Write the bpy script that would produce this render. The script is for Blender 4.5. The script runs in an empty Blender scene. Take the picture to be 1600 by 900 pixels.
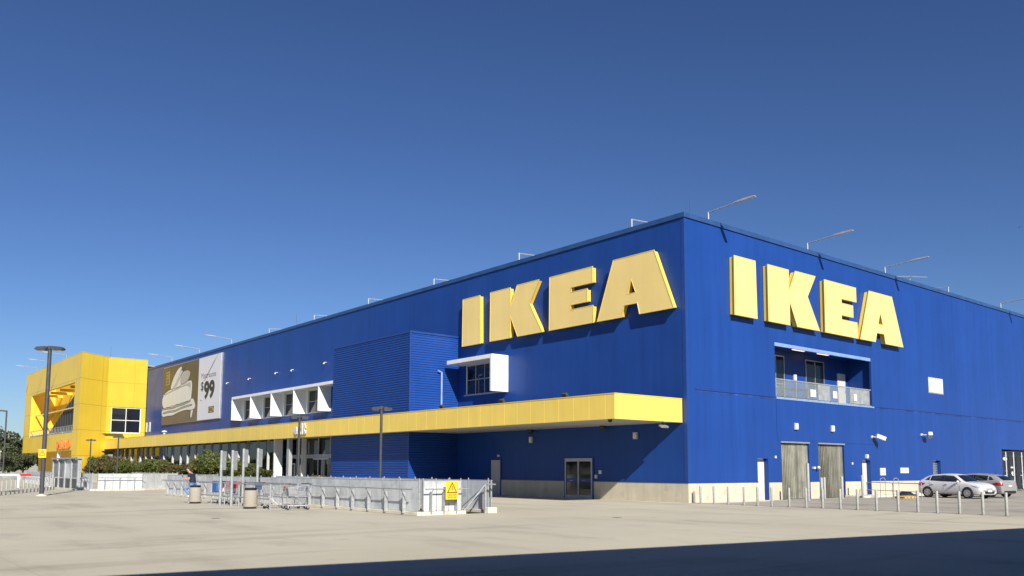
import bpy, bmesh, math, random
from mathutils import Vector, Matrix, noise
R = math.radians
scn = bpy.context.scene
COL = scn.collection
random.seed(7)

# ------------------------------------------------------------------ camera
cam_d = bpy.data.cameras.new('camera'); cam = bpy.data.objects.new('camera', cam_d); COL.objects.link(cam)
_p = math.atan(133/1322.); _h = R(39.47); _r = R(0.19)
fw = Vector((math.sin(_h)*math.cos(_p), math.cos(_h)*math.cos(_p), math.sin(_p)))
rt = Vector((math.cos(_h), -math.sin(_h), 0)); up = rt.cross(fw)
rt2 = rt*math.cos(_r)+up*math.sin(_r); up2 = up*math.cos(_r)-rt*math.sin(_r)
M = Matrix((rt2, up2, -fw)).transposed().to_4x4(); M.translation = (0, 0, 1.65)
cam.matrix_world = M
cam_d.sensor_fit = 'HORIZONTAL'; cam_d.sensor_width = 36; cam_d.lens = 1322/1600*36
cam_d.shift_y = 150/1600; cam_d.clip_start = 0.05; cam_d.clip_end = 4000
scn.camera = cam

# ------------------------------------------------------------------ light
LD = Vector((.38, 1, -.689)).normalized()
EL = math.asin(-LD.z)
w = bpy.data.worlds.new('World'); scn.world = w; w.use_nodes = True
nt = w.node_tree; bg = nt.nodes['Background']
sky = nt.nodes.new('ShaderNodeTexSky'); sky.sky_type = 'NISHITA'; sky.sun_disc = False
sky.sun_elevation = EL; sky.sun_rotation = math.atan2(-LD.x, -LD.y)
sky.altitude = 100; sky.air_density = 1.0; sky.dust_density = 0.25; sky.ozone_density = 2.2
tint = nt.nodes.new('ShaderNodeMix'); tint.data_type = 'RGBA'; tint.blend_type = 'MULTIPLY'; tint.inputs[0].default_value = 1
nt.links.new(sky.outputs[0], tint.inputs[6]); tint.inputs[7].default_value = (.60, .71, .935, 1)
gm_ = nt.nodes.new('ShaderNodeGamma'); gm_.inputs[1].default_value = 1.18; nt.links.new(tint.outputs[2], gm_.inputs[0]); nt.links.new(gm_.outputs[0], bg.inputs[0]); bg.inputs[1].default_value = 0.05
sd = bpy.data.lights.new('sun', 'SUN'); sd.energy = 5.0; sd.angle = R(.5); sd.color = (1, .955, .88)
sun = bpy.data.objects.new('sun', sd); COL.objects.link(sun)
sun.rotation_euler = LD.to_track_quat('-Z', 'Y').to_euler(); sun.location = (-20, -60, 60)
vs = scn.view_settings; vs.view_transform = 'Standard'; vs.look = 'None'; vs.gamma = 1; vs.exposure = 0.47
try: vs.use_curve_mapping = False
except Exception: pass

# ------------------------------------------------------------------ materials
MT = {}
def mat(name, col, rough=.6, metal=0, var=.08, scale=2.0, streak=0, spec=.5, seam=None, bump=0, coat=0, blot=None, emit=None, alpha=None):
    """procedural principled material: noise variation, vertical streaks, panel seams"""
    m = bpy.data.materials.new(name); m.use_nodes = True; n = m.node_tree.nodes; l = m.node_tree.links
    b = n['Principled BSDF']; b.inputs['Roughness'].default_value = rough; b.inputs['Metallic'].default_value = metal
    b.inputs['Specular IOR Level'].default_value = spec
    if coat: b.inputs['Coat Weight'].default_value = coat; b.inputs['Coat Roughness'].default_value = .12
    tc = n.new('ShaderNodeTexCoord'); co = tc.outputs['Object']
    def mp(sc):
        k = n.new('ShaderNodeMapping'); k.inputs['Scale'].default_value = sc; l.new(co, k.inputs[0]); return k.outputs[0]
    def nz(v, s, d=4):
        k = n.new('ShaderNodeTexNoise'); k.inputs['Scale'].default_value = s; k.inputs['Detail'].default_value = d; l.new(v, k.inputs['Vector']); return k.outputs[0]
    def mr(v, a, bb, c, d):
        k = n.new('ShaderNodeMapRange'); l.new(v, k.inputs[0])
        for i, x in enumerate((a, bb, c, d)): k.inputs[i+1].default_value = x
        return k.outputs[0]
    def mul(cc, f):
        k = n.new('ShaderNodeMix'); k.data_type = 'RGBA'; k.blend_type = 'MULTIPLY'; k.inputs[0].default_value = 1
        l.new(cc, k.inputs[6]); l.new(f, k.inputs[7]); return k.outputs[2]
    rgb = n.new('ShaderNodeRGB'); rgb.outputs[0].default_value = (*col, 1); c = rgb.outputs[0]
    f = nz(mp((1, 1, 1)), scale); c = mul(c, mr(f, .3, .7, 1-var, 1+var))
    if streak:
        s1 = nz(mp((1, 1, .06)), 2.3, 5); c = mul(c, mr(s1, .35, .7, 1+streak*.5, 1-streak))
        s2 = nz(mp((1, 1, .03)), .35, 3); c = mul(c, mr(s2, .35, .65, 1-streak*.6, 1+streak*.6))
    if blot:
        bc, bs, lo, hi, amt = blot
        k = n.new('ShaderNodeMix'); k.data_type = 'RGBA'; l.new(mr(nz(mp((1, 1, 1)), bs, 6), lo, hi, 0, amt), k.inputs[0])
        l.new(c, k.inputs[6]); k.inputs[7].default_value = (*bc, 1); c = k.outputs[2]
    if seam:   # list of (axis, spacing, width, factor, offset)
        sp = n.new('ShaderNodeSeparateXYZ'); l.new(co, sp.inputs[0])
        for ax, spc, wd, fac, off in seam:
            a = n.new('ShaderNodeMath'); a.operation = 'ADD'; l.new(sp.outputs[ax], a.inputs[0]); a.inputs[1].default_value = off+1000*spc
            q = n.new('ShaderNodeMath'); q.operation = 'MODULO'; l.new(a.outputs[0], q.inputs[0]); q.inputs[1].default_value = spc
            g = n.new('ShaderNodeMath'); g.operation = 'LESS_THAN'; l.new(q.outputs[0], g.inputs[0]); g.inputs[1].default_value = wd
            c = mul(c, mr(g.outputs[0], 0, 1, 1, fac))
    l.new(c, b.inputs['Base Color'])
    l.new(mr(f, .3, .7, max(0, rough-.06), min(1, rough+.06)), b.inputs['Roughness'])
    if bump:
        k = n.new('ShaderNodeBump'); k.inputs['Strength'].default_value = bump; k.inputs['Distance'].default_value = .02
        l.new(nz(mp((1, 1, 1)), 30, 3), k.inputs['Height']); l.new(k.outputs[0], b.inputs['Normal'])
    if emit: b.inputs['Emission Color'].default_value = (*emit[0], 1); b.inputs['Emission Strength'].default_value = emit[1]
    if alpha is not None: b.inputs['Alpha'].default_value = alpha
    MT[name] = m; return m

def ground_mat():
    m = bpy.data.materials.new('concrete_ground'); m.use_nodes = True; n = m.node_tree.nodes; l = m.node_tree.links
    b = n['Principled BSDF']; b.inputs['Roughness'].default_value = .9; b.inputs['Specular IOR Level'].default_value = .2
    tc = n.new('ShaderNodeTexCoord')
    def nz(s, d, sc=(1, 1, 1), rot=0):
        k = n.new('ShaderNodeMapping'); k.inputs['Scale'].default_value = sc; k.inputs['Rotation'].default_value = (0, 0, rot); l.new(tc.outputs['Object'], k.inputs[0])
        t = n.new('ShaderNodeTexNoise'); t.inputs['Scale'].default_value = s; t.inputs['Detail'].default_value = d; t.inputs['Roughness'].default_value = .6
        l.new(k.outputs[0], t.inputs['Vector']); return t.outputs[0]
    def ramp(v, pts):
        r = n.new('ShaderNodeValToRGB'); l.new(v, r.inputs[0]); e = r.color_ramp.elements
        while len(e) < len(pts): e.new(.5)
        for i, (p, c) in enumerate(pts): e[i].position = p; e[i].color = (*c, 1)
        return r.outputs[0]
    def mul(a, c, f=1):
        k = n.new('ShaderNodeMix'); k.data_type = 'RGBA'; k.blend_type = 'MULTIPLY'; k.inputs[0].default_value = f
        l.new(a, k.inputs[6]); l.new(c, k.inputs[7]); return k.outputs[2]
    base = ramp(nz(.12, 6), [(.3, (.45, .41, .315)), (.5, (.495, .452, .352)), (.72, (.53, .485, .38))])
    c = mul(base, ramp(nz(.5, 8, (1, .35, 1), .6), [(.3, (.80, .80, .80)), (.48, (1, 1, 1)), (.75, (1.05, 1.04, 1.02))]))
    c = mul(c, ramp(nz(60, 4), [(.25, (.9, .9, .9)), (.75, (1.06, 1.06, 1.06))]))
    c = mul(c, ramp(nz(1.3, 5), [(.0, (.55, .53, .5)), (.27, (.8, .79, .77)), (.36, (1, 1, 1))]))
    c = mul(c, ramp(nz(.25, 5, (.25, 1.6, 1), -.5), [(.3, (.76, .755, .75)), (.44, (1, 1, 1))]))
    sp = n.new('ShaderNodeSeparateXYZ'); l.new(tc.outputs['Object'], sp.inputs[0])
    for ax, spc in ((0, 6.0), (1, 6.0)):
        a = n.new('ShaderNodeMath'); a.operation = 'ADD'; l.new(sp.outputs[ax], a.inputs[0]); a.inputs[1].default_value = 6003.2
        q = n.new('ShaderNodeMath'); q.operation = 'MODULO'; l.new(a.outputs[0], q.inputs[0]); q.inputs[1].default_value = spc
        g = n.new('ShaderNodeMath'); g.operation = 'LESS_THAN'; l.new(q.outputs[0], g.inputs[0]); g.inputs[1].default_value = .016
        c = mul(c, ramp(g.outputs[0], [(0, (1, 1, 1)), (1, (.84, .83, .81))]))
    l.new(c, b.inputs['Base Color'])
    k = n.new('ShaderNodeBump'); k.inputs['Strength'].default_value = .25; k.inputs['Distance'].default_value = .01
    l.new(nz(40, 5), k.inputs['Height']); l.new(k.outputs[0], b.inputs['Normal'])
    return m

def glass_mat(name, col, rough, alpha, spec=.5, metal=0):
    m = mat(name, col, rough, metal, .15, 1.5, spec=spec, alpha=alpha); return m

ground_m = ground_mat()
blue = mat('blue_cladding', (.0135, .056, .250), .34, 0, .05, .5, streak=.085, spec=.22, seam=[(0, 3.2, .02, .72, .3), (1, 3.2, .02, .8, .3)])
blue_rib = mat('blue_ribbed_cladding', (.0145, .062, .275), .38, 0, .05, .5, streak=.05, spec=.25)
blue_trim = mat('blue_trim', (.012, .05, .23), .4, 0, .06, 2)
coping_m = mat('weathered_blue_coping', (.022, .07, .20), .5, 0, .15, 1.2)
lintel_m = mat('pale_blue_flashing', (.25, .38, .7), .35, .2, .08, 2)
yel_can = mat('canopy_yellow', (.84, .61, .12), .42, 0, .04, .6, streak=.035, seam=[(1, 1.085, .028, 1.4, .2), (0, 2.3, .02, .82, -.1)])
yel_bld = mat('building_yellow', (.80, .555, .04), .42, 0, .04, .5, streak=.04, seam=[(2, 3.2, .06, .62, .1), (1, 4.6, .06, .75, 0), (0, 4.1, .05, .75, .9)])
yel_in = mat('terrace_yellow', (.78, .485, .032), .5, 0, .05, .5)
yel_let = mat('letter_yellow', (.86, .645, .235), .4, 0, .03, .6, streak=.03, spec=.4, seam=[(2, 1.63, .02, .93, 0)])
yel_side = mat('letter_return_yellow', (.82, .56, .09), .35, 0, .04, 1)
yel_trim = mat('letter_trim_yellow', (.80, .58, .13), .3, 0, .04, 1)
concrete = mat('plinth_concrete', (.55, .50, .385), .85, 0, .07, 1.4, streak=.09, spec=.2, seam=[(0, 3.2, .02, .75, .3), (1, 3.2, .02, .75, .3)], blot=((.3, .26, .2), 1.1, .62, .78, .5), bump=.3)
kerb_m = mat('kerb_concrete', (.62, .57, .46), .9, 0, .1, 2.5, bump=.4, spec=.2, blot=((.35, .31, .25), 1.5, .6, .75, .5))
asphalt = mat('driveway_grey', (.36, .33, .272), .9, 0, .12, .5, blot=((.2, .185, .16), .3, .5, .7, .6), bump=.3, spec=.2)
soffit_m = mat('soffit_grey', (.36, .36, .35), .8, 0, .05, 1, seam=[(1, 2.4, .03, .8, 0)])
white = mat('white_paint', (.80, .79, .75), .5, 0, .04, 1.5, streak=.05)
fin_m = mat('pale_fin_concrete', (.5, .5, .47), .7, 0, .06, 1.5, streak=.06)
white_d = mat('white_steel_door', (.60, .56, .50), .45, 0, .05, 1)
grey_d = mat('grey_steel_door', (.42, .42, .42), .5, 0, .05, 1)
alu = mat('aluminium_frame', (.55, .56, .57), .35, .7, .06, 3)
alu_p = mat('grey_painted_frame', (.42, .43, .44), .4, .2, .06, 3)
galv = mat('galvanised_steel', (.36, .375, .38), .5, .3, .18, 9)
galv_p = mat('galvanised_panel', (.55, .57, .575), .5, .05, .14, 1.2, streak=.1, blot=((.3, .33, .35), 2.2, .5, .72, .6), seam=[(2, .6, .012, .85, .0)])
galv_d = mat('weathered_galvanised_panel', (.24, .25, .25), .6, .05, .25, 2.5, blot=((.1, .1, .11), 1.3, .45, .65, .7))
galv_b = mat('bollard_steel', (.34, .34, .31), .6, .1, .15, 6, streak=.12)
dark = mat('charcoal_powder_coat', (.05, .052, .055), .5, 0, .15, 5)
black = mat('black_plastic', (.015, .015, .017), .5, 0, .2, 5)
int_d = mat('dark_interior', (.02, .022, .026), .9, 0, .2, 1)
glass_dk = mat('dark_window_glass', (.010, .013, .016), .04, 0, .2, .6, spec=.6)
glass_yl = mat('yellow_reflection_glass', (.13, .09, .012), .06, 0, .2, .6, spec=.8)  # yellow reflection painted into the colour of the glass
glass_bal = mat('balcony_glass', (.30, .36, .38), .12, 0, .05, 1, alpha=.3)
glass_fr = mat('frosted_balcony_panel', (.36, .38, .37), .5, 0, .2, 3, alpha=.75)
strip_m = mat('strip_curtain_pvc', (.30, .295, .24), .3, 0, .15, 1.2, streak=.5, seam=[(0, .16, .035, .35, 0)], blot=((.16, .16, .13), 1.3, .5, .72, .6))
leaf = mat('leaf_green', (.058, .085, .018), .55, 0, .45, .8, spec=.35, blot=((.12, .115, .02), 3.0, .42, .62, .9))
leaf2 = mat('leaf_olive', (.075, .078, .022), .55, 0, .4, .8, spec=.3, blot=((.13, .075, .03), 2.2, .45, .65, .8))
leaf_far = mat('gum_tree_leaf', (.075, .09, .045), .7, 0, .45, .12, spec=.2, blot=((.085, .08, .04), .3, .5, .65, .8))
bark = mat('bark', (.12, .09, .065), .9, 0, .25, 3, bump=.5)
soil = mat('planter_soil', (.06, .045, .03), 1, 0, .3, 4)
sign_y = mat('sign_yellow', (.85, .52, .03), .5, 0, .05, 4)
sign_b = mat('sign_black', (.03, .02, .01), .5)
silver = mat('silver_car_paint', (.64, .64, .63), .4, .1, .02, 2, coat=.5)
silver2 = mat('champagne_silver_car_paint', (.34, .335, .325), .4, .25, .02, 2, coat=.5)
tyre_m = mat('tyre_rubber', (.02, .02, .02), .85, 0, .2, 10)
rim_m = mat('wheel_cover_silver', (.5, .51, .52), .35, .5, .05, 5)
red_l = mat('tail_lamp_red', (.45, .012, .012), .15, 0, .1, 8, coat=1)
lamp_l = mat('headlamp_lens', (.6, .62, .65), .08, .3, .2, 12, coat=1)
white_l = mat('white_plastic', (.62, .62, .60), .4, 0, .05, 4)
orange = mat('sign_orange', (.80, .22, .03), .5, 0, .05, 3)
bin_m = mat('exposed_aggregate_concrete', (.33, .30, .245), .9, 0, .15, 45, bump=.6)
cont_m = mat('black_container_paint', (.018, .022, .032), .45, 0, .25, 1.5, streak=.3)
wood_b = mat('brown_wood', (.16,.10,.06), .7, 0, .2, 4)
wood = mat('yellow_pallet_wood', (.55, .36, .10), .8, 0, .2, 4)
bb_brown = mat('poster_brown', (.135, .105, .045), .55, 0, .2, .25)
bb_floor = mat('poster_floor_brown', (.16, .125, .085), .55, 0, .15, .4)
bb_white = mat('poster_white', (.66, .66, .68), .5, 0, .02, 1)
bb_cream = mat('poster_cream', (.66, .64, .57), .55, 0, .04, 1.2, seam=[(1, .42, .05, .93, 0)])
bb_cream2 = mat('poster_cream_shade', (.42, .40, .35), .55, 0, .05, 1.2)
bb_line = mat('poster_line', (.10,.085,.055), .6)
bb_gold = mat('poster_gold', (.42, .30, .07), .5, 0, .05, 2)
ink = mat('poster_ink', (.03, .03, .03), .5)
ink_g = mat('poster_grey_ink', (.22, .22, .23), .5)
cart_red = mat('red_plastic', (.55, .02, .025), .4, 0, .1, 5)
cart_blue = mat('blue_plastic', (.02, .06, .22), .4, 0, .1, 5)
bag_blue = mat('blue_woven_bag', (.04, .14, .42), .5, 0, .15, 4)
chrome = mat('cart_wire', (.36, .37, .38), .5, .3, .1, 10)
shirt = mat('navy_cotton', (.012, .018, .04), .85, 0, .2, 6)
denim = mat('light_denim', (.16, .25, .42), .85, 0, .2, 8)
skin = mat('skin', (.48, .27, .19), .55, 0, .06, 8)
hair_m = mat('brown_hair', (.06, .035, .02), .7, 0, .3, 20)
shoe_m = mat('white_shoe', (.7, .7, .68), .6)
warm = mat('warm_light_diffuser', (.9, .5, .25), .5, emit=((1, .55, .3), 1.6))
dirt = mat('ledge_grime', (.0125, .048, .21), .6, 0, .3, 1, streak=.3)

# ------------------------------------------------------------------ mesh builder
class MB:
    def __init__(s): s.v = []; s.f = []; s.m = []; s.ms = []
    def _mi(s, m):
        if m is None: return 0
        if m not in s.ms: s.ms.append(m)
        return s.ms.index(m)
    def add(s, vs, fs, m=None):
        k = len(s.v); s.v += [Vector(x) for x in vs]; mi = s._mi(m)
        for f in fs: s.f.append([i+k for i in f]); s.m.append(mi)
        return s
    def box(s, a, b, m=None):
        x0, y0, z0 = [min(a[i], b[i]) for i in range(3)]; x1, y1, z1 = [max(a[i], b[i]) for i in range(3)]
        return s.add([(x0,y0,z0),(x1,y0,z0),(x1,y1,z0),(x0,y1,z0),(x0,y0,z1),(x1,y0,z1),(x1,y1,z1),(x0,y1,z1)],
                     [(0,3,2,1),(4,5,6,7),(0,1,5,4),(1,2,6,5),(2,3,7,6),(3,0,4,7)], m)
    def obox(s, c, hx, hy, hz, M3=None, m=None):
        vs = []
        for sx, sy, sz in ((-1,-1,-1),(1,-1,-1),(1,1,-1),(-1,1,-1),(-1,-1,1),(1,-1,1),(1,1,1),(-1,1,1)):
            p = Vector((sx*hx, sy*hy, sz*hz)); 
            if M3 is not None: p = M3 @ p
            vs.append(Vector(c)+p)
        return s.add(vs, [(0,3,2,1),(4,5,6,7),(0,1,5,4),(1,2,6,5),(2,3,7,6),(3,0,4,7)], m)
    def quad(s, *p, m=None): return s.add(p, [tuple(range(len(p)))], m)
    def tube(s, p, q, r, r2=None, n=10, cap=True, m=None):
        p = Vector(p); q = Vector(q); r2 = r if r2 is None else r2; d = (q-p)
        if d.length < 1e-6: return s
        d.normalize(); a = d.orthogonal().normalized(); b = d.cross(a); vs = []
        for c, rr in ((p, r), (q, r2)):
            for i in range(n): t = 2*math.pi*i/n; vs.append(c+a*math.cos(t)*rr+b*math.sin(t)*rr)
        fs = [(i, (i+1) % n, n+(i+1) % n, n+i) for i in range(n)]
        if cap: fs += [tuple(reversed(range(n))), tuple(range(n, 2*n))]
        return s.add(vs, fs, m)
    def path(s, pts, r, n=8, m=None):
        for a, b in zip(pts, pts[1:]): s.tube(a, b, r, n=n, m=m)
        for c in pts[1:-1]: s.ball(c, r, 6, 4, m)
        return s
    def ball(s, c, r, nu=12, nv=8, m=None, sc=(1,1,1)):
        c = Vector(c); vs = [c+Vector((0,0,r*sc[2]))]
        for j in range(1, nv):
            ph = math.pi*j/nv
            for i in range(nu): t = 2*math.pi*i/nu; vs.append(c+Vector((math.sin(ph)*math.cos(t)*r*sc[0], math.sin(ph)*math.sin(t)*r*sc[1], math.cos(ph)*r*sc[2])))
        vs.append(c-Vector((0,0,r*sc[2]))); fs = [(0, 1+i, 1+(i+1) % nu) for i in range(nu)]
        for j in range(nv-2):
            for i in range(nu): a = 1+j*nu+i; b = 1+j*nu+(i+1) % nu; fs.append((a, a+nu, b+nu, b))
        k = 1+(nv-2)*nu; fs += [(len(vs)-1, k+(i+1) % nu, k+i) for i in range(nu)]
        return s.add(vs, fs, m)
    def lathe(s, c, axis, prof, n=20, m=None):
        c = Vector(c); d = Vector(axis).normalized(); a = d.orthogonal().normalized(); b = d.cross(a); vs = []
        for h, r in prof:
            for i in range(n): t = 2*math.pi*i/n; vs.append(c+d*h+a*math.cos(t)*r+b*math.sin(t)*r)
        fs = []
        for j in range(len(prof)-1):
            for i in range(n): fs.append((j*n+i, j*n+(i+1) % n, (j+1)*n+(i+1) % n, (j+1)*n+i))
        fs += [tuple(reversed(range(n))), tuple(range((len(prof)-1)*n, len(prof)*n))]
        return s.add(vs, fs, m)
    def prism(s, poly, f, d0, d1, m=None, sides=None):
        """poly 2D, f(u,v,d)->3D; closed solid"""
        n = len(poly); vs = [f(u, v, d0) for u, v in poly]+[f(u, v, d1) for u, v in poly]
        s.add(vs, [tuple(range(n))[::-1], tuple(range(n, 2*n))], m)
        s.add(vs, [(i, (i+1) % n, n+(i+1) % n, n+i) for i in range(n)], sides or m); return s
    def build(s, name, material=None, parent=None, smooth=False, bevel=0, weld=False, world=True):
        off = wloc(parent) if (parent is not None and world) else Vector((0,0,0))
        me = bpy.data.meshes.new(name); me.from_pydata([tuple(v-off) for v in s.v], [], s.f)
        if s.ms:
            for m in s.ms: me.materials.append(m)
            me.polygons.foreach_set('material_index', s.m)
        else: me.materials.append(material)
        bm = bmesh.new(); bm.from_mesh(me)
        if weld: bmesh.ops.remove_doubles(bm, verts=bm.verts, dist=1e-5)
        bmesh.ops.recalc_face_normals(bm, faces=bm.faces); bm.to_mesh(me); bm.free()
        if smooth:
            me.polygons.foreach_set('use_smooth', [True]*len(me.polygons)); me.set_sharp_from_angle(angle=R(40))
        o = bpy.data.objects.new(name, me); COL.objects.link(o)
        if parent is not None: o.parent = parent
        if bevel:
            b = o.modifiers.new('bevel', 'BEVEL'); b.width = bevel; b.segments = 2; b.limit_method = 'ANGLE'
        return o
def wloc(o):
    p = Vector((0,0,0))
    while o is not None: p += o.location; o = o.parent
    return p
def tag(o, label, cat=None, group=None, kind=None):
    if label: o['label'] = label
    if cat: o['category'] = cat
    if group: o['group'] = group
    if kind: o['kind'] = kind
    return o
def thing(name, label, cat, loc=(0,0,0), group=None, rz=0):
    o = bpy.data.objects.new(name, None); COL.objects.link(o); o.location = loc; o.rotation_euler.z = rz; o.empty_display_size = .2
    return tag(o, label, cat, group)
def dup(root, loc, rz=None, label=None, group=None, scale=None):
    r = root.copy(); COL.objects.link(r); r.location = loc
    if rz is not None: r.rotation_euler.z = rz
    if label: r['label'] = label
    if group: r['group'] = group
    if scale: r.scale = scale
    for c0 in list(root.children):
        c = c0.copy(); COL.objects.link(c); c.parent = r
        for g in list(c0.children):
            d = g.copy(); COL.objects.link(d); d.parent = c
    return r
def struct(o): o['kind'] = 'structure'; return o
ORD = ['first','second','third','fourth','fifth','sixth','seventh','eighth','ninth','tenth','eleventh','twelfth','thirteenth','fourteenth','fifteenth','sixteenth','seventeenth','eighteenth','nineteenth','twentieth','twenty-first','twenty-second']
def text_mesh(txt, size, thick=0, embolden=0, sx=1.0):
    """text as verts/faces in (u,v,d)"""
    cu = bpy.data.curves.new('t', 'FONT'); cu.body = txt; cu.size = size; cu.extrude = thick/2; cu.offset = embolden; cu.resolution_u = 3
    o = bpy.data.objects.new('t', cu); COL.objects.link(o)
    dg = bpy.context.evaluated_depsgraph_get(); dg.update(); me = o.evaluated_get(dg).to_mesh()
    vs = [Vector((v.co.x*sx, v.co.y, v.co.z+thick/2)) for v in me.vertices]; fs = [tuple(p.vertices) for p in me.polygons]
    o.evaluated_get(dg).to_mesh_clear(); bpy.data.objects.remove(o); bpy.data.curves.remove(cu)
    if vs:
        x0 = min(v.x for v in vs); x1 = max(v.x for v in vs); y0 = min(v.y for v in vs); y1 = max(v.y for v in vs)
        for v in vs: v.x -= x0; v.y -= y0
        return vs, fs, x1-x0, y1-y0
    return vs, fs, 0, 0
def put_text(mb, txt, f, w=None, h=None, thick=0.01, emb=0, m=None):
    """fit text in box w x h (u,v) then map by f(u,v,d)"""
    vs, fs, tw, th = text_mesh(txt, 1, 0.0001, emb)
    su = w/tw if w else h/th; sv = h/th if h else su
    if not w: su = sv
    out = [f(v.x*su, v.y*sv, (1 if v.z > 0.00005 else 0)*thick) for v in vs]
    mb.add(out, fs, m)
XL, YR, HT = 33.8, 27.19, 14.85
fL = lambda x0: (lambda u, v, d: Vector((x0-d, u, v)))       # plane facing -X, u = world y
fR = lambda y0: (lambda u, v, d: Vector((u, y0-d, v)))       # plane facing -Y, u = world x
def holed(mb, f, u0, u1, v0, v1, holes, depth=0, m=None, mr=None):
    us = sorted({u0, u1} | {h[0] for h in holes} | {h[1] for h in holes}); vs_ = sorted({v0, v1} | {h[2] for h in holes} | {h[3] for h in holes})
    for i in range(len(us)-1):
        for j in range(len(vs_)-1):
            cu, cv = (us[i]+us[i+1])/2, (vs_[j]+vs_[j+1])/2
            if any(h[0] < cu < h[1] and h[2] < cv < h[3] for h in holes): continue
            mb.quad(f(us[i], vs_[j], 0), f(us[i+1], vs_[j], 0), f(us[i+1], vs_[j+1], 0), f(us[i], vs_[j+1], 0), m=m)
    if depth:
        for a, b, c, d in holes:
            for (p, q) in (((a, c), (b, c)), ((b, c), (b, d)), ((b, d), (a, d)), ((a, d), (a, c))):
                mb.quad(f(*p, 0), f(*q, 0), f(*q, -depth), f(*p, -depth), m=mr or m)

# ------------------------------------------------------------------ ground
g = MB()
H0 = (18.55, 19.75, 25.5, 31.0)   # stair opening
xs = [-900, H0[0], H0[1], 1500]; ys = [-900, H0[2], H0[3], 2500]
for i in range(3):
    for j in range(3):
        if i == 1 and j == 1: continue
        g.quad((xs[i], ys[j], 0), (xs[i+1], ys[j], 0), (xs[i+1], ys[j+1], 0), (xs[i], ys[j+1], 0))
struct(g.build('ground', ground_m, weld=True))
g = MB(); a, b, c, d = H0
g.quad((a,c,0),(a,d,0),(a,d,-4),(a,c,-4)); g.quad((b,c,0),(b,d,0),(b,d,-4),(b,c,-4)); g.quad((a,d,0),(b,d,0),(b,d,-4),(a,d,-4)); g.quad((a,c,-.16),(b,c,-.16),(b,c,-4),(a,c,-4))
for k in range(18): g.box((a+.002, c+.002+k*.3, -4), (b-.002, c+.3+k*.3, -.16*(k+1)))
struct(g.build('stairwell', concrete))
struct(MB().quad((34.25,-60,.004),(140,-60,.004),(140,27.1,.004),(34.25,27.1,.004)).build('driveway', asphalt))
struct(MB().quad((34.3,26.1,.008),(39.3,26.0,.008),(41.2,27.15,.008),(34.3,27.15,.008)).build('pavement', kerb_m))
for i, (x, y) in enumerate(((21.5,20.4),(10.4,28.0))):
    o = MB().box((x-.12,y-.12,-.01),(x+.12,y+.12,.005)).build('drain_cover', dark); tag(o, 'small dark square drain cover in the paving, %s one' % ('right' if i == 0 else 'left'), 'drain cover', 'drain covers in the paving')
struct(MB().box((48.6,25.9,0),(56.5,27.15,.13)).build('kerb_platform', kerb_m, bevel=.02))

# ------------------------------------------------------------------ the store
store = thing('store_building', 'big box store clad in deep blue metal panels with a long yellow canopy', 'building', (XL, YR, 0))
# left wall (faces -X); windows with white hoods
FY = [65.35, 70.15, 74.95, 79.75, 84.5]                      # fin planes
winL = [(FY[i]+3.15-.05, FY[i+1]-.12, 6.56, 8.58) for i in range(4)] # glass right next to the following fin side
winL = [(y+.35, y+4.38, 6.56, 8.56) for y in FY[:4]]
hb = (42.0, 45.92, 6.6, 8.6)
m_ = MB()
holed(m_, fL(XL), YR, 46.9, 0, HT-.25, [hb], .25, m=blue, mr=white)
holed(m_, fL(XL), 46.9, 117.5, 5.0, HT-.25, winL, .2, m=blue, mr=white)
m_.build('wall', blue, store)
# right wall (faces -Y)
HR = [(39.72,40.72,-.01,2.27),(42.0,44.85,-.01,3.23),(45.86,48.75,-.01,3.25),(50.88,51.92,.0,2.28),(60.6,61.8,1.1,2.35),(41.63,52.62,5.70,8.88),(60.47,62.72,7.16,8.22)]
HR = [(a, b, max(c, 0), d) for a, b, c, d in HR]+[(72.62, 85, 0, 3.34)]
m_ = MB()
Hup = [h for h in HR]
holed(m_, fR(YR), XL, 130, 0, HT-.25, [(a, b, c, d) for a, b, c, d in Hup if not (a == 41.63 or a == 60.47)]+[HR[5], HR[6]], 0)
m_.quad((72.62,YR,0),(72.62,YR,3.34),(72.62,YR+4,3.34),(72.62,YR+4,0)); m_.quad((72.62,YR,3.34),(85,YR,3.34),(85,YR+4,3.34),(72.62,YR+4,3.34)); m_.quad((72.62,YR+4,3.34),(85,YR+4,3.34),(85,YR+4,0),(72.62,YR+4,0))
for a, b, c, d in HR[:5]:
    for p, q in (((a,c),(a,d)), ((a,d),(b,d)), ((b,d),(b,c))):
        m_.quad((p[0],YR,p[1]),(q[0],YR,q[1]),(q[0],YR+.34,q[1]),(p[0],YR+.34,p[1]))
m_.build('wall', blue, store)
MB().box((XL-.012, YR-.012, 1.02), (XL+.2, YR+.2, HT-.25)).build('corner_trim', blue_trim, store)
# concrete plinths
pl = MB()
for a, b in ((XL-.03, 39.69), (40.75, 41.97), (44.88, 45.83), (48.78, 50.85), (51.95, 72.6)): pl.box((a, YR-.03, 0), (b, YR+.1, .97))
for a, b in ((YR+.1, 33.86), (36.16, 42.05), (43.1, 46.8)): pl.box((XL-.03, a, 0), (XL+.1, b, .97))
pl.build('plinth', concrete, store)
tr = MB()
for a, b in ((XL-.05, 39.69), (40.75, 41.97), (44.88, 45.83), (48.78, 50.85), (51.95, 72.6)): tr.box((a, YR-.05, .972), (b, YR+.1, 1.03))
for a, b in ((YR+.1, 33.86), (36.16, 42.05), (43.1, 46.8)): tr.box((XL-.05, a, .972), (XL+.1, b, 1.03))
tr.build('drip_flashing', blue_trim, store)
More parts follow.
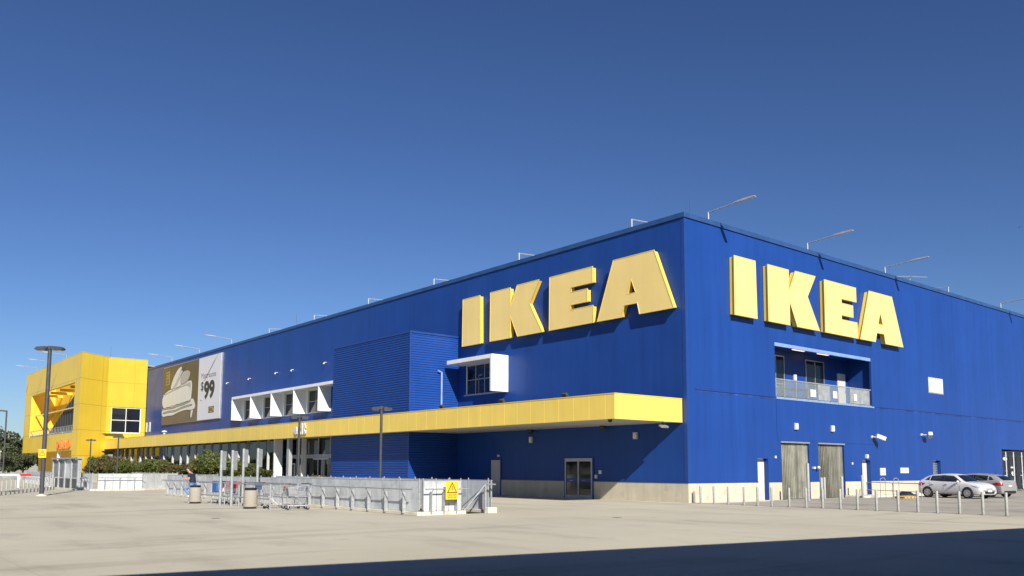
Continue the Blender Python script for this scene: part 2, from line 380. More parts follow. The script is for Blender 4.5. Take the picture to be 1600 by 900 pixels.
# roof, coping
MB().box((XL+.02, YR+.02, HT-.5), (130, 117.4, HT-.3)).build('roof', soffit_m, store)
cp = MB(); cp.box((XL-.07, YR-.07, HT-.25), (130, YR+.3, HT)); cp.box((XL-.07, YR+.302, HT-.25), (XL+.3, 117.45, HT))
cp.build('coping', coping_m, store)
# horizontal joint on the right wall, with grime under it
lg = MB(); lg.box((34.5, YR-.035, 5.72), (41.6, YR+.02, 5.78)); lg.box((52.65, YR-.035, 5.72), (130, YR+.02, 5.78)); lg.build('ledge', blue_trim, store)
lg = MB(); lg.box((34.5, YR-.004, 5.6), (41.6, YR+.02, 5.719)); lg.box((52.65, YR-.004, 5.6), (130, YR+.02, 5.719)); lg.build('ledge_band', dirt, store)
pp = MB(); pp.box((41.64, YR-.02, 3.3), (52.6, YR+.02, 5.66)); pp.build('panel_band', blue, store)

# balcony recess
x0, x1, z0, z1, yb = 41.63, 52.62, 5.70, 8.88, 28.95
bl = MB(); 
bl.quad((x0,YR,z0),(x1,YR,z0),(x1,yb,z0),(x0,yb,z0), m=kerb_m)
bl.quad((x0,YR,z1),(x1,YR,z1),(x1,yb,z1),(x0,yb,z1), m=blue_trim)
bl.quad((x0,yb,z0),(x1,yb,z0),(x1,yb,z1),(x0,yb,z1), m=blue); bl.quad((x0,YR,z0),(x0,yb,z0),(x0,yb,z1),(x0,YR,z1), m=blue); bl.quad((x1,YR,z0),(x1,yb,z0),(x1,yb,z1),(x1,YR,z1), m=blue)
bal = bl.build('balcony', None, store)
MB().box((x0, YR-.012, 8.66), (x1-.1, YR+.12, 8.86)).build('flashing', lintel_m, bal)
MB().box((x1-.22, YR-.03, z0), (x1+.05, YR+.1, z1+.03)).build('jamb', blue_trim, bal)
def window(parent, f, u0, u1, v0, v1, nu, nv, fm=alu, gm=glass_dk, name='window', fr=.06, dep=.05, rec=0.0, vfr=None):
    wf = MB(); F = lambda u, v, d: f(u, v, d-rec)
    def bar(a, b, c, d): 
        p = F(a, c, dep); q = F(b, d, -.02); wf.box(p, q)
    bar(u0, u1, v0, v0+fr); bar(u0, u1, v1-fr, v1); bar(u0, u0+fr, v0+fr, v1-fr); bar(u1-fr, u1, v0+fr, v1-fr)
    for i in range(1, nu): c = u0+(u1-u0)*i/nu; bar(c-fr*.4, c+fr*.4, v0+fr, v1-fr)
    for j in range(1, nv):
        c = v0+(v1-v0)*(j/nv if vfr is None else vfr[j-1])
        cuts = [u0+fr]+sum([[u0+(u1-u0)*i/nu-fr*.4, u0+(u1-u0)*i/nu+fr*.4] for i in range(1, nu)], [])+[u1-fr]
        for k in range(0, len(cuts), 2): bar(cuts[k], cuts[k+1], c-fr*.4, c+fr*.4)
    o = wf.build(name, fm, parent)
    g_ = MB(); g_.box(F(u0+fr*.5, v0+fr*.5, .01), F(u1-fr*.5, v1-fr*.5, -.01)); g_.build('pane', gm, o)
    return o
window(bal, fR(yb), 43.4, 45.25, 6.6, 8.55, 2, 2, vfr=[.0001+.12], rec=0)
window(bal, fR(yb), 47.6, 49.75, 6.5, 8.55, 2, 2, vfr=[.3])
dr = MB().box((51.35, yb-.05, 5.72), (52.3, yb, 7.95)).build('door', white_d, bal)
MB().box((52.15, yb-.11, 6.7), (52.2, yb-.05, 6.85)).build('handle', alu, dr)
MB().box((46.24, yb-.08, 7.15), (46.52, yb, 7.52)).build('switch_box', white_l, bal)
for i, xx in enumerate((44.9, 47.65)):
    MB().box((xx, 28.0, 8.82), (xx+1.2, 28.14, 8.87)).build('ceiling_light', warm, bal)
# balustrade
bs = MB(); posts = [41.73, 42.6, 43.82, 45.03, 46.16, 47.45, 48.4, 49.84, 51.03, 52.19]
for p in posts: bs.box((p-.025, YR+.04, z0+.02), (p+.025, YR+.09, 6.76))
bs.box((41.66, YR+.03, 6.76), (52.4, YR+.1, 6.82)); bs.box((41.66, YR+.04, z0+.02), (52.4, YR+.09, z0+.09))
bsr = bs.build('balustrade', galv, bal)
for i in range(9):
    MB().box((posts[i]+.03, YR+.055, z0+.12), (posts[i+1]-.03, YR+.07, 6.74)).build('panel', glass_bal if i < 4 or i == 6 or i == 5 else glass_fr, bsr)
MB().box((x0, YR-.05, z0-.06), (x1, YR+.03, z0+.02)).build('sill', lintel_m, bal)

# balcony furniture and notices
tb = thing('balcony_table', 'brown table with chairs behind the left glass panels of the balcony', 'table', (45.1,28.1,5.7))
MB().box((44.3,27.8,6.42),(45.9,28.5,6.47)).build('tabletop', wood_b, tb)
for x in (44.4,45.8):
    for y in (27.9,28.4): MB().box((x-.03,y-.03,5.7),(x+.03,y+.03,6.42)).build('leg', wood_b, tb)
for i, x in enumerate((43.9, 46.35)):
    ch = thing('balcony_chair', 'brown chair at the %s end of the balcony table' % ('left','right')[i], 'chair', (x,28.1,5.7), 'chairs on the balcony')
    MB().box((x-.22,27.88,6.12),(x+.22,28.32,6.17)).build('seat', wood_b, ch); MB().box((x-.22 if i == 0 else x+.18,27.88,6.17),(x-.18 if i == 0 else x+.22,28.32,6.62)).build('backrest', wood_b, ch)
    for a in (-.2,.2):
        for b in (27.9,28.3): MB().box((x+a-.02,b-.02,5.7),(x+a+.02,b+.02,6.12)).build('leg', wood_b, ch)
for i, (x, z, lb) in enumerate(((45.55,6.2,'large white notice taped to the balcony glass, leftmost'),(48.0,6.25,'white notice on frosted balcony panel, middle one'),(50.4,6.22,'small pale notice on balcony panel, rightmost'))):
    o = MB().box((x-.3+.06*i,YR+.02,z-.24),(x+.3-.06*i,YR+.035,z+.2)).build('paper_notice', bb_cream); tag(o, lb, 'notice')
# doors in the right wall
def steel_door(x0, x1, z1, mt, name='door'):
    o = MB().box((x0+.02, YR+.26, 0), (x1-.02, YR+.33, z1-.02)).build(name, mt, store)
    MB().box((x0+.09, YR+.19, .98), (x0+.22, YR+.26, 1.04)).build('handle', alu, o); return o
steel_door(39.72, 40.72, 2.27, white_d); steel_door(50.88, 51.92, 2.28, white_d)
MB().box((60.62, YR+.3, 1.1), (61.78, YR+.34, 2.33)).build('vent_louvre', alu_p, store)
lv = MB()
for k in range(10): lv.box((60.64, YR+.22, 1.14+k*.12), (61.76, YR+.3, 1.2+k*.12))
lv.build('louvre_blade', alu, store)
bx = MB().box((60.47, YR-.02, 7.16), (61.57, YR+.05, 8.22)); bx.box((61.62, YR-.02, 7.16), (62.72, YR+.05, 8.22))
MB().box((60.40, YR-.014, 7.09), (62.79, YR+.06, 7.158)).build('window_sill', alu, store)
bx.build('window_panel', white_l, store)
def curtain(x0, x1, z1):
    c = MB(); n = int((x1-x0)/.028)
    rows = 6; P = []
    for j in range(rows+1):
        z = .03+(z1-.08)*j/rows; row = []
        for i in range(n+1):
            x = x0+.03+(x1-x0-.06)*i/n; k = i*.028/.16
            amp = .05+.04*(1-j/rows)
            y = YR+.12+amp*math.sin(k*2*math.pi)+.03*noise.noise(Vector((x*2.2, z*.5, x0)))
            row.append((x, y, z))
        P.append(row)
    vs = [p for r in P for p in r]; fs = [(j*(n+1)+i, j*(n+1)+i+1, (j+1)*(n+1)+i+1, (j+1)*(n+1)+i) for j in range(rows) for i in range(n)]
    c.add(vs, fs); o = c.build('strip_curtain', strip_m, store, smooth=False)
    MB().box((x0-.04, YR-.06, z1-.02), (x1+.04, YR+.2, z1+.07)).build('curtain_rail', alu, o)
    MB().box((x0, YR+.36, 0), (x1, YR+.4, z1)).build('door_backing', int_d, o)
curtain(42.0, 44.85, 3.2); curtain(45.86, 48.75, 3.2)

# sliding glazed door, left wall
gd = MB()
for a, b in ((33.9, 33.99), (34.96, 35.06), (36.03, 36.12)): gd.box((XL-.07, a, 0), (XL+.02, b, 2.28))
for a, b in ((33.99, 34.96), (35.06, 36.03)): gd.box((XL-.07, a, 2.1), (XL+.02, b, 2.28)); gd.box((XL-.07, a, 0), (XL+.02, b, .2))
gdo = gd.build('glazed_door', alu_p, store)
for a, b in ((33.99, 34.96), (35.06, 36.03)):
    MB().box((XL-.03, a, .2), (XL, b, 2.1)).build('pane', glass_dk, gdo)
    t = MB().box((XL-.045, a, .93), (XL-.031, b, 1.13), blue_trim)
    put_text(t, 'exit only' if a < 34.5 else 'welcome', lambda u, v, d, b=b: Vector((XL-.046-d, b-.25-u, .99+v)), h=.06, thick=.003, m=white_l); t.build('door_band', None, gdo)
MB().box((XL-.06, 33.8, 0), (XL+.02, 33.9, 2.3)).build('door_jamb', blue_trim, gdo)
MB().box((XL-.06, 36.12, 0), (XL+.02, 36.2, 2.3)).build('door_jamb', blue_trim, gdo)
sdr = MB().box((XL-.06, 42.15, 0), (XL+.02, 43.05, 2.22)).build('door', grey_d, store)
MB().box((XL-.12, 42.24, 1.0), (XL-.06, 42.36, 1.05)).build('handle', alu, sdr)
MB().box((XL-.05, 42.05, 0), (XL+.02, 42.15, 2.3)).build('door_jamb', blue_trim, sdr)

# hooded windows
hood = MB(); D = 1.2; XO = XL-D; th = .09
hood.box((XO, 62.6, 8.60), (XL+.0, FY[-1]+.05, 8.85))
for y in FY: hood.box((XO+.0, y-.05, 6.5), (XL, y+.06, 8.598))
ho = hood.build('window_hood', white, store, bevel=.008)
hp_ = MB(); holed(hp_, fL(XL-.012), FY[0]+.06, FY[-1]-.05, 6.5, 8.6, winL, .03); hp_.build('window_surround', white, store)
for a, b, c, d in winL: window(store, fL(XL), a, b, c, d, 3, 2, fm=alu_p, rec=.16)
hood = MB(); hood.box((XO-.15, 41.42, 8.60), (XL, 46.3, 8.86)); hood.box((XO-.15, 41.42, 6.52), (XL, 41.6, 8.598)); hood.build('window_hood', white, store, bevel=.008)
window(store, fL(XL), 42.0, 45.92, 6.6, 8.6, 4, 2, fm=alu_p, rec=.1)
MB().box((XL-.1, 41.6, 6.53), (XL+.02, 46.05, 6.6)).build('window_sill', alu_p, store)
# small white twin window at the far end
for a, b in ((116.6, 117.15), (115.2, 115.75)): MB().box((XL-.06, a, 6.35), (XL+.01, b, 7.6)).build('slot_window', white_l, store)

# ribbed annex
ax, ay0, ay1, az = 29.9, 46.85, 57.5, 10.6
an = MB(); an.box((ax+.05, ay0+.05, 0), (XL, ay1-.05, az))
pt = .16; n = int(az/pt)
zs = []
for k in range(n): z = k*pt; zs += [(z, 0), (z+.06, 0), (z+.085, .035), (z+.135, .035)]
zs.append((n*pt, 0)); zs.append((az, 0))
def ribface(mb, a, b, fn):
    vs = []; 
    for z, d in zs: vs += [fn(a, z, d), fn(b, z, d)]
    mb.add(vs, [(2*i, 2*i+1, 2*i+3, 2*i+2) for i in range(len(zs)-1)])
ribface(an, ay0, ay1, fL(ax)); ribface(an, ax, XL, fR(ay0))
ribface(an, ax, 30.9, lambda u, z, d: Vector((u, ay1+d, z)))
anx = an.build('ribbed_annex', blue_rib, store)
cpn = MB(); cpn.box((ax-.06, ay0-.06, az), (XL, ay1+.06, az+.12)); cpn.box((ax-.045, ay0-.045, 0), (ax+.05, ay0+.05, az)); cpn.build('edge_trim', blue_trim, anx)
MB().path([(32.35, ay0-.12, 5.25), (32.35, ay0-.12, 8.1), (32.05, ay0-.12, 8.2)], .07, 10).build('vent_pipe', lintel_m, anx)

# canopy
CX = 28.86
cn = MB(); cn.box((CX, 27.48, 4.02), (CX+.12, 117.4, 5.2)); cn.box((CX+.12, 27.48, 4.02), (XL-.02, 27.6, 5.2))
can = cn.build('canopy', yel_can, store)
MB().box((CX+.12, 27.6, 4.04), (XL-.02, ay0-.06, 4.14)).build('soffit', soffit_m, can)
s_ = MB(); s_.box((CX+.12, ay0-.06, 4.04), (ax-.04, 117.3, 4.14)).box((ax-.04, 57.56, 4.042), (31.2, 66.9, 4.14)); s_.build('soffit', soffit_m, can)
MB().box((CX+.12, 27.6, 5.0), (XL-.02, 117.3, 5.1)).build('canopy_roof', galv_d, can)
MB().box((CX-.02, 27.46, 5.2), (CX+.16, 117.3, 5.24)).build('canopy_capping', yel_side, can)
MB().box((CX+.16, 27.46, 5.2), (XL-.02, 27.62, 5.24)).build('canopy_capping', yel_side, can)

# ground floor glazing under the canopy (x=29.9)
GX = 29.92
def glazing(y0, y1, step, gm=glass_dk, tz=3.05):
    o = MB().box((GX+.02, y0, .3), (GX+.06, y1, 4.05)).build('shopfront_glass', gm, store)
    f = MB(); y = y0; f.box((GX-.03, y0, 0), (GX+.08, y1, .3)); f.box((GX-.02, y0, tz-.03), (GX+.07, y1, tz+.03))
    while y <= y1+.01: f.box((GX-.031, y-.03, .3), (GX+.075, y+.03, tz-.031)); f.box((GX-.031, y-.03, tz+.031), (GX+.075, y+.03, 4.04)); y += step
    f.build('mullion', alu_p, o)
    return o
glazing(66.9, 96.9, 2.22); glazing(98.2, 104.2, 2.0)
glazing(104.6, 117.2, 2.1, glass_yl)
MB().box((GX-.01, 96.95, 0), (GX+.2, 98.15, 4.04)).build('pier', blue, store)
fins = [68.0, 70.1, 72.2, 74.4, 76.6, 78.8, 81.0, 83.3, 85.5, 87.8, 89.9, 92.4, 95.3, 99.5, 101.7, 103.9, 107.5, 109.9, 112.2, 114.4]
for y in fins: MB().box((29.42, y-.04, 0), (29.62, y+.04, 4.04)).build('canopy_fin', fin_m, can)
# entrance
MB().box((29.45, 66.6, 0), (30.15, 66.8, 4.04)).build('entrance_wing_wall', white, store)
en = MB(); en.box((30.8, 57.56, 2.46), (30.95, 66.5, 2.76)); 
for a in (57.6, 59.5, 61.5, 63.6, 65.35): en.box((30.82, a-.05, 0), (30.93, a+.05, 2.459)); en.box((30.82, a-.05, 2.761), (30.93, a+.05, 4.04))
ent = en.build('entrance', alu_p, store)
MB().box((30.88, 57.56, 0), (30.91, 66.5, 4.04)).build('pane', glass_dk, ent)
MB().box((30.15, 66.68, 0), (30.9, 66.72, 4.04)).build('pane', glass_dk, ent)
MB().box((30.35, 63.4, 0), (30.7, 63.5, 4.04)).build('entrance_fin', white, ent)
dd = MB()
for a in (59.6, 60.55, 61.3): dd.box((30.74, a, 0), (30.8, a+.07, 2.35))
dd.box((30.74, 59.6, 2.35), (30.8, 62.2, 2.45)); dd.box((30.74,59.67,0),(30.8,61.3,.12)); dd.build('sliding_door', alu, ent)
MB().box((30.55, 59.8, .5), (30.72, 62.1, 1.12)).build('wooden_counter', wood, ent)
MB().box((30.7, 65.45, 0), (30.79, 65.53, 2.06)).box((30.7, 66.4, 0), (30.79, 66.48, 2.06)).box((30.7, 65.53, 1.98), (30.79, 66.4, 2.06)).build('door_frame', white_l, ent)
MB().box((29.3, 63.55, 0), (29.6, 63.95, 4.04)).build('pier', alu_p, ent)
MB().box((30.95, 57.6, 3.9), (33.7, 117, 4.0)).box((33.0, 57.6, 0), (33.2, 117, 3.9)).build('inner_wall', int_d, store)

# ------------------------------------------------------------------ store signs
LET = {
 'I': [[(.05,3.25),(2.0,3.25),(2.05,0),(0,0)]],
 'K': [[(0,3.25),(2.08,3.25),(2.08,2.02),(2.76,3.29),(4.9,3.29),(3.98,1.93),(5.2,0),(2.8,0),(2.10,1.35),(2.08,0),(-.03,0)]],
 'E': [[(0,3.25),(3.7,3.25),(3.7,2.3),(1.92,2.3),(1.92,2.05),(3.27,2.05),(3.27,1.27),(1.88,1.27),(1.88,1.02),(3.72,1.02),(3.75,0),(-.05,0)]],
 'A': [[(1.3,3.29),(4.3,3.29),(5.6,0),(3.2,0),(3.05,.62),(2.12,.62),(1.9,0),(0,0)], [(2.64,1.95),(2.36,1.24),(2.93,1.24)]]}
OFF = {'I': 0, 'K': 3.12, 'E': 8.95, 'A': 12.97}
def offset(poly, d):
    n = len(poly); out = []
    area = sum(poly[i][0]*poly[(i+1) % n][1]-poly[(i+1) % n][0]*poly[i][1] for i in range(n))
    s = 1 if area > 0 else -1
    for i in range(n):
        a = Vector(poly[i-1]); b = Vector(poly[i]); c = Vector(poly[(i+1) % n])
        n1 = (b-a).normalized(); n2 = (c-b).normalized()
        p1 = Vector((n1.y, -n1.x))*s; p2 = Vector((n2.y, -n2.x))*s
        k = 1+p1.dot(p2); mm = (p1+p2)/max(k, .35)
        out.append(tuple(b+mm*d))
    return out
def letter(ch, f, sc, parent, nm):
    loops = LET[ch]; mb = MB(); rings = []
    # profile (depth, outset): straight return, flared lip, recessed face
    prof = [(0, -.06), (.20, -.06), (.30, 0), (.34, 0), (.34, -.04), (.328, -.05)]
    bm = bmesh.new(); mats = [yel_side, yel_trim, yel_let]; lastloops = []
    for li, lp in enumerate(loops):
        sg = 1 if li == 0 else -1; prev = None
        for k, (dd, oo) in enumerate(prof):
            P = offset(lp, oo*sg*(1 if li == 0 else .6)); ring = [bm.verts.new(f((OFF[ch]+u)*sc, v, dd)) for u, v in P]
            if prev:
                for i in range(len(ring)):
                    j = (i+1) % len(ring); fc = bm.faces.new((prev[i], prev[j], ring[j], ring[i])); fc.material_index = 0 if k <= 2 else 1
            prev = ring
        lastloops.append(prev)
    edges = []
    for ring in lastloops:
        for i in range(len(ring)): edges.append(bm.edges.get((ring[i], ring[(i+1) % len(ring)])))
    r = bmesh.ops.triangle_fill(bm, use_beauty=True, use_dissolve=False, edges=edges)
    for g_ in r['geom']:
        if isinstance(g_, bmesh.types.BMFace): g_.material_index = 2
    bmesh.ops.recalc_face_normals(bm, faces=bm.faces)
    off = wloc(parent)
    for v in bm.verts: v.co -= off
    me = bpy.data.meshes.new(nm); bm.to_mesh(me); bm.free()
    for m in mats: me.materials.append(m)
    o = bpy.data.objects.new(nm, me); COL.objects.link(o); o.parent = parent; return o
sgl = thing('store_sign', 'big yellow block letters on the shaded blue facade above the canopy', 'sign', (XL, 36.8, 9.88))
for ch in 'IKEA': letter(ch, lambda u, v, d: Vector((XL-.03-d, 45.96-u, 9.87+v)), .988, sgl, 'letter')
sgr = thing('store_sign', 'big yellow block letters on the sunlit blue facade above the balcony', 'sign', (46.9, YR, 9.88))
for ch in 'IKEA': letter(ch, lambda u, v, d: Vector((37.46+u, YR-.03-d, 9.89+v)), 1.011, sgr, 'letter')

# ------------------------------------------------------------------ billboard
bb = thing('billboard', 'wide mattress advertisement with brown bed picture and white $99 price panel', 'billboard', (XL-.2, 100, 7))
BX = XL-.2; Y0, Y1, YM, Z0, Z1 = 110.2, 90.5, 97.4, 7.0, 14.2
MB().box((BX+.03, Y1, Z0), (XL, Y0, Z1)).build('frame', alu, bb)
F = lambda u, v, d: Vector((BX+.02-d, Y0-u, Z0+v))    # u to the right as seen
def chaikin(p):
    q = []
    for i in range(len(p)):
        a = Vector(p[i]); b = Vector(p[(i+1) % len(p)]); q += [tuple(a*.75+b*.25), tuple(a*.25+b*.75)]
    return q
def flat(name, poly, lay, m, par=bb, soft=False, line=True):
    a = MB()
    if soft:
        poly = chaikin(chaikin(poly))
        if line: a.prism(offset(poly, .07), F, -.01, .008*lay-.004, m=bb_line)
    a.prism(poly, F, -.01, .008*lay, m=m); return a.build(name, None, par)
W1 = Y0-YM; W2 = Y0-Y1; HH = Z1-Z0
pbr = flat('picture_panel', [(0.05,.05),(W1,.05),(W1,HH-.05),(.05,HH-.05)], 1, bb_brown)
pwh = flat('price_panel', [(W1,.05),(W2-.05,.05),(W2-.05,HH-.05),(W1,HH-.05)], 1, bb_white)
flat('bed_floor', [(.06,.06),(W1-.05,.06),(W1-.05,1.75),(.06,1.2)], 2, bb_floor, pbr)
def wavy(pts, n=40, amp=.06, fr=5):
    return pts
top = [(u, 4.05+.55*u/9.5) for u in (.1, 3, 6, 9.2)]
flat('mattress', [(.06,2.05),(3,2.0),(6.5,2.25),(10.2,2.45),(10.6,2.6),(10.75,4.6),(10.2,4.95),(6,4.55),(.06,3.95)], 3, bb_cream, pbr, soft=True)
low = [(.06,.95),(2.5,1.1),(4,1.0),(6.5,1.35),(9,1.5),(11.2,1.35),(12.2,1.6),(11.8,2.3),(11.2,2.75),(10.2,2.6)]+[(10-k*.9, 2.42-k*.045+(.1 if k % 2 else -.02)) for k in range(11)]+[(.06,2.0)]
flat('base_cushion', low, 4, bb_cream, pbr, soft=True)
flat('cushion_fold', [(.5,1.5),(3,1.62),(5,1.55),(8,1.9),(11,2.0),(11,1.92),(8,1.8),(5,1.45),(3,1.5),(.5,1.4)], 5, bb_cream2, pbr, soft=True)
flat('cushion_fold', [(.1,2.0),(2,2.05),(4,1.98),(6,2.2),(8,2.25),(10.4,2.5),(10.4,2.42),(8,2.15),(6,2.08),(4,1.88),(2,1.95),(.1,1.9)], 6, bb_cream2, pbr, soft=True)
flat('mattress_piping', [(.1,3.75),(6,4.35),(10.3,4.72),(10.45,4.6),(10.4,2.7),(10.3,2.7),(10.3,4.5),(6,4.25),(.1,3.65)], 6, bb_cream2, pbr, soft=True, line=False)
flat('bed_leg', [(10.6,.55),(10.95,.5),(11.4,1.4),(10.7,1.4)], 3, bb_cream, pbr)
flat('pillow', [(4.0,4.3),(7.4,4.5),(7.6,5.9),(7.2,6.35),(6.7,6.3),(5.4,5.7),(4.3,4.9)], 4, bb_cream, pbr, soft=True)
flat('pillow', [(3.1,4.25),(4.2,4.3),(6.9,6.5),(7.0,6.75),(6.6,6.8),(5.6,6.6),(4.4,5.9),(3.4,5.0)], 5, bb_cream, pbr, soft=True)
flat('pillow', [(6.6,4.6),(8.9,4.75),(9.9,5.35),(9.9,5.9),(9.2,6.2),(7.2,6.1),(6.9,5.8)], 5, bb_cream2, pbr, soft=True)
t = MB(); t.prism([(1.2,4.9),(2.5,4.95),(2.5,6.6),(1.2,6.5)], F, 0, .02, m=bb_gold); t.prism([(1.32,5.02),(2.38,5.07),(2.38,6.48),(1.32,6.4)], F, 0, .028, m=bb_brown)
put_text(t, '25', lambda u, v, d: F(1.45+u, 5.65+v, .03+d), w=.85, h=.6, thick=.004, emb=.02, m=bb_gold)
put_text(t, 'year', lambda u, v, d: F(1.45+u, 5.2+v, .03+d), w=.85, h=.26, thick=.004, m=bb_gold); t.build('guarantee_badge', None, pbr)
t = MB(); put_text(t, 'Mattresses', lambda u, v, d: F(W1+.9+u, 4.75+v, .02+d), w=4.6, h=.62, thick=.004, m=ink_g)
put_text(t, '$', lambda u, v, d: F(W1+.9+u, 3.25+v, .02+d), w=.85, h=1.15, thick=.004, emb=.012, m=ink)
put_text(t, '99', lambda u, v, d: F(W1+1.9+u, 2.3+v, .02+d), w=3.3, h=2.1, thick=.004, emb=.045, m=ink)
put_text(t, 'from', lambda u, v, d: F(W1+.85+u, 2.2+v, .02+d), w=.6, h=.16, thick=.004, m=ink_g)
t.build('price_lettering', None, pwh)
t = MB(); c = (W1+3.55, .75); t.prism([(c[0]-.0,c[1]),(c[0]+1.6,c[1]),(c[0]+1.6,c[1]+.7),(c[0],c[1]+.7)], F, 0, .02, m=ink)
t.prism([(c[0]+.8+.72*math.cos(k*math.pi/12), c[1]+.35+.31*math.sin(k*math.pi/12)) for k in range(24)], F, 0, .026, m=bb_gold)
put_text(t, 'IKEA', lambda u, v, d: F(c[0]+.3+u, c[1]+.2+v, .028+d), w=1.0, h=.3, thick=.004, emb=.03, m=ink); t.build('logo', None, pwh)

# ------------------------------------------------------------------ yellow restaurant wing
yw = thing('yellow_wing', 'tall yellow corner wing with a large open terrace cut into its side', 'building', (29, 117.5, 0))
YX, YT = 24.97, 16.0
yb_ = MB()
holed(yb_, fL(YX), 117.0, 149.2, 3.82, YT, [(117.02, 144.4, 6.1, 12.4)], 0)
yb_.quad((YX,114.1,0),(YX,117.0,0),(YX,117.0,YT),(YX,114.1,YT))
yb_.quad((YX,114.1,0),(28.95,117.5,0),(28.95,117.5,YT),(YX,114.1,YT))
holed(yb_, fR(117.5), 28.95, 33.75, 5.0, YT, [(29.5, 33.2, 6.15, 9.5)], .3)
# reveals of the terrace frame
T = .45
for p, q in (((117.02,6.1),(144.4,6.1)), ((144.4,6.1),(144.4,12.4)), ((144.4,12.4),(117.02,12.4)), ((117.02,12.4),(117.02,6.1))):
    yb_.quad((YX,p[0],p[1]),(YX,q[0],q[1]),(YX+T,q[0],q[1]),(YX+T,p[0],p[1]))
yb_.quad((YX+T,114.6,12.4),(YX+T,149.2,12.4),(YX+T,149.2,YT),(YX+T,114.6,YT))
yb_.quad((YX,149.2,3.82),(45,149.2,3.82),(45,149.2,YT),(YX,149.2,YT))
yb_.quad((YX,117,3.82),(45,117,3.82),(45,149.2,3.82),(YX,149.2,3.82))
yb_.quad((YX,114.1,YT),(28.95,117.5,YT),(33.75,117.5,YT),(33.75,117.9,YT),(28.8,117.9,YT),(YX+T,114.7,YT))
yb_.build('wall', yel_bld, yw)
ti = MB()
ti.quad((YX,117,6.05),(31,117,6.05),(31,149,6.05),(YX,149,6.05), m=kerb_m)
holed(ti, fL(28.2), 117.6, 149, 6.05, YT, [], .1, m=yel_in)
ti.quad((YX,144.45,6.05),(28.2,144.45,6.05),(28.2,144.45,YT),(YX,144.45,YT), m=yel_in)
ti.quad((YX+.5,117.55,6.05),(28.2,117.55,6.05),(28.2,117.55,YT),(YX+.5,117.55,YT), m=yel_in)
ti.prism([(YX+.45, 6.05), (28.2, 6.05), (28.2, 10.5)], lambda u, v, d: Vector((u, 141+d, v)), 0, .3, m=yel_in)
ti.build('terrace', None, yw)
tg = MB(); tg.prism([(117.6,6.15),(137.0,6.15),(117.6,12.2)], fL(25.95), 0, .05); tgo = tg.build('raked_glazing', mat('shaded_glazing', (.035,.026,.014), .45, 0, .4, .8, spec=.15), yw)  # terrace shade is put into the dull brown glass colour
ml = MB(); y = 118.4
while y < 136: ml.box((25.84,y-.045,6.15),(25.895,y+.045,6.15+6.05*(137-y)/19.4)); y += 1.45
ml.build('mullion', dark, tgo)
for y in (121.5, 127.5, 133.5, 139.5): MB().box((YX+T, y, 12.0), (28.2, y+.25, 12.35)).build('pergola_beam', yel_in, yw)
MB().box((YX+.6, 117.7, 9.3), (YX+.75, 144.4, 9.45)).build('tie_beam', yel_trim, yw)
rl = MB(); y = 117.3
while y < 144.4: rl.box((YX+.1, y, 6.1), (YX+.14, y+.04, 6.95)); y += .9
rl.box((YX+.08, 117.1, 6.95), (YX+.16, 144.35, 7.02)); rl.build('terrace_railing', galv, yw)
dn = MB(); y = 117.2
while y < 144: dn.box((YX-.05, y, 6.12), (YX+.1, y+.45, 6.32)); y += .9
dn.build('bracket_row', galv_d, yw)
window(yw, fR(117.5), 29.5, 33.2, 6.15, 9.5, 2, 2, fm=white_l, rec=.12, fr=.12)
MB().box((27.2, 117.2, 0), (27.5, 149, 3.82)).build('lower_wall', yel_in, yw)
dy = MB().box((27.1, 117.8, 0), (27.19, 124.5, 3.5)).build('entrance_glass', glass_dk, yw)
MB().box((27.02, 121.0, 0), (27.09, 121.12, 3.5)).build('mullion', alu_p, dy)
MB().box((25.1, 125.4, 0), (25.5, 125.7, 3.8)).build('column', white, yw)
MB().box((28.8, 117.9, 15.2), (45, 149, 15.3)).build('roof', soffit_m, yw)
# orange lettering
sm = thing('playroom_sign', 'small orange letters on the yellow wing above its dark doorway', 'sign', (YX, 121, 4.1))
def sml(ch, u0, w, par):
    t = MB(); put_text(t, ch, lambda u, v, d: Vector((YX-.05-d, u0-u, 4.08+v)), w=w, h=(1.0 if ch != 'Å' else 1.3), thick=.12, emb=.04, m=orange); t.build('letter', None, par)
u0 = 125.0
for ch in 'SMÅLAND': sml(ch, u0, .92, sm); u0 -= 1.1

# 'exit' letters on the canopy
ex = thing('exit_sign', 'white word exit standing on the yellow canopy fascia behind a lamp post', 'sign', (CX, 60.4, 4.2))
u0 = 61.5
for ch, wd, hh in (('e', .5, .62), ('x', .5, .6), ('i', .16, .85), ('t', .4, .85)):
    t = MB(); put_text(t, ch, lambda u, v, d: Vector((CX-.06-d, u0-u, 4.25+v)), w=wd, h=hh, thick=.08, emb=.05, m=white_l); t.build('letter', None, ex); u0 -= wd+.14

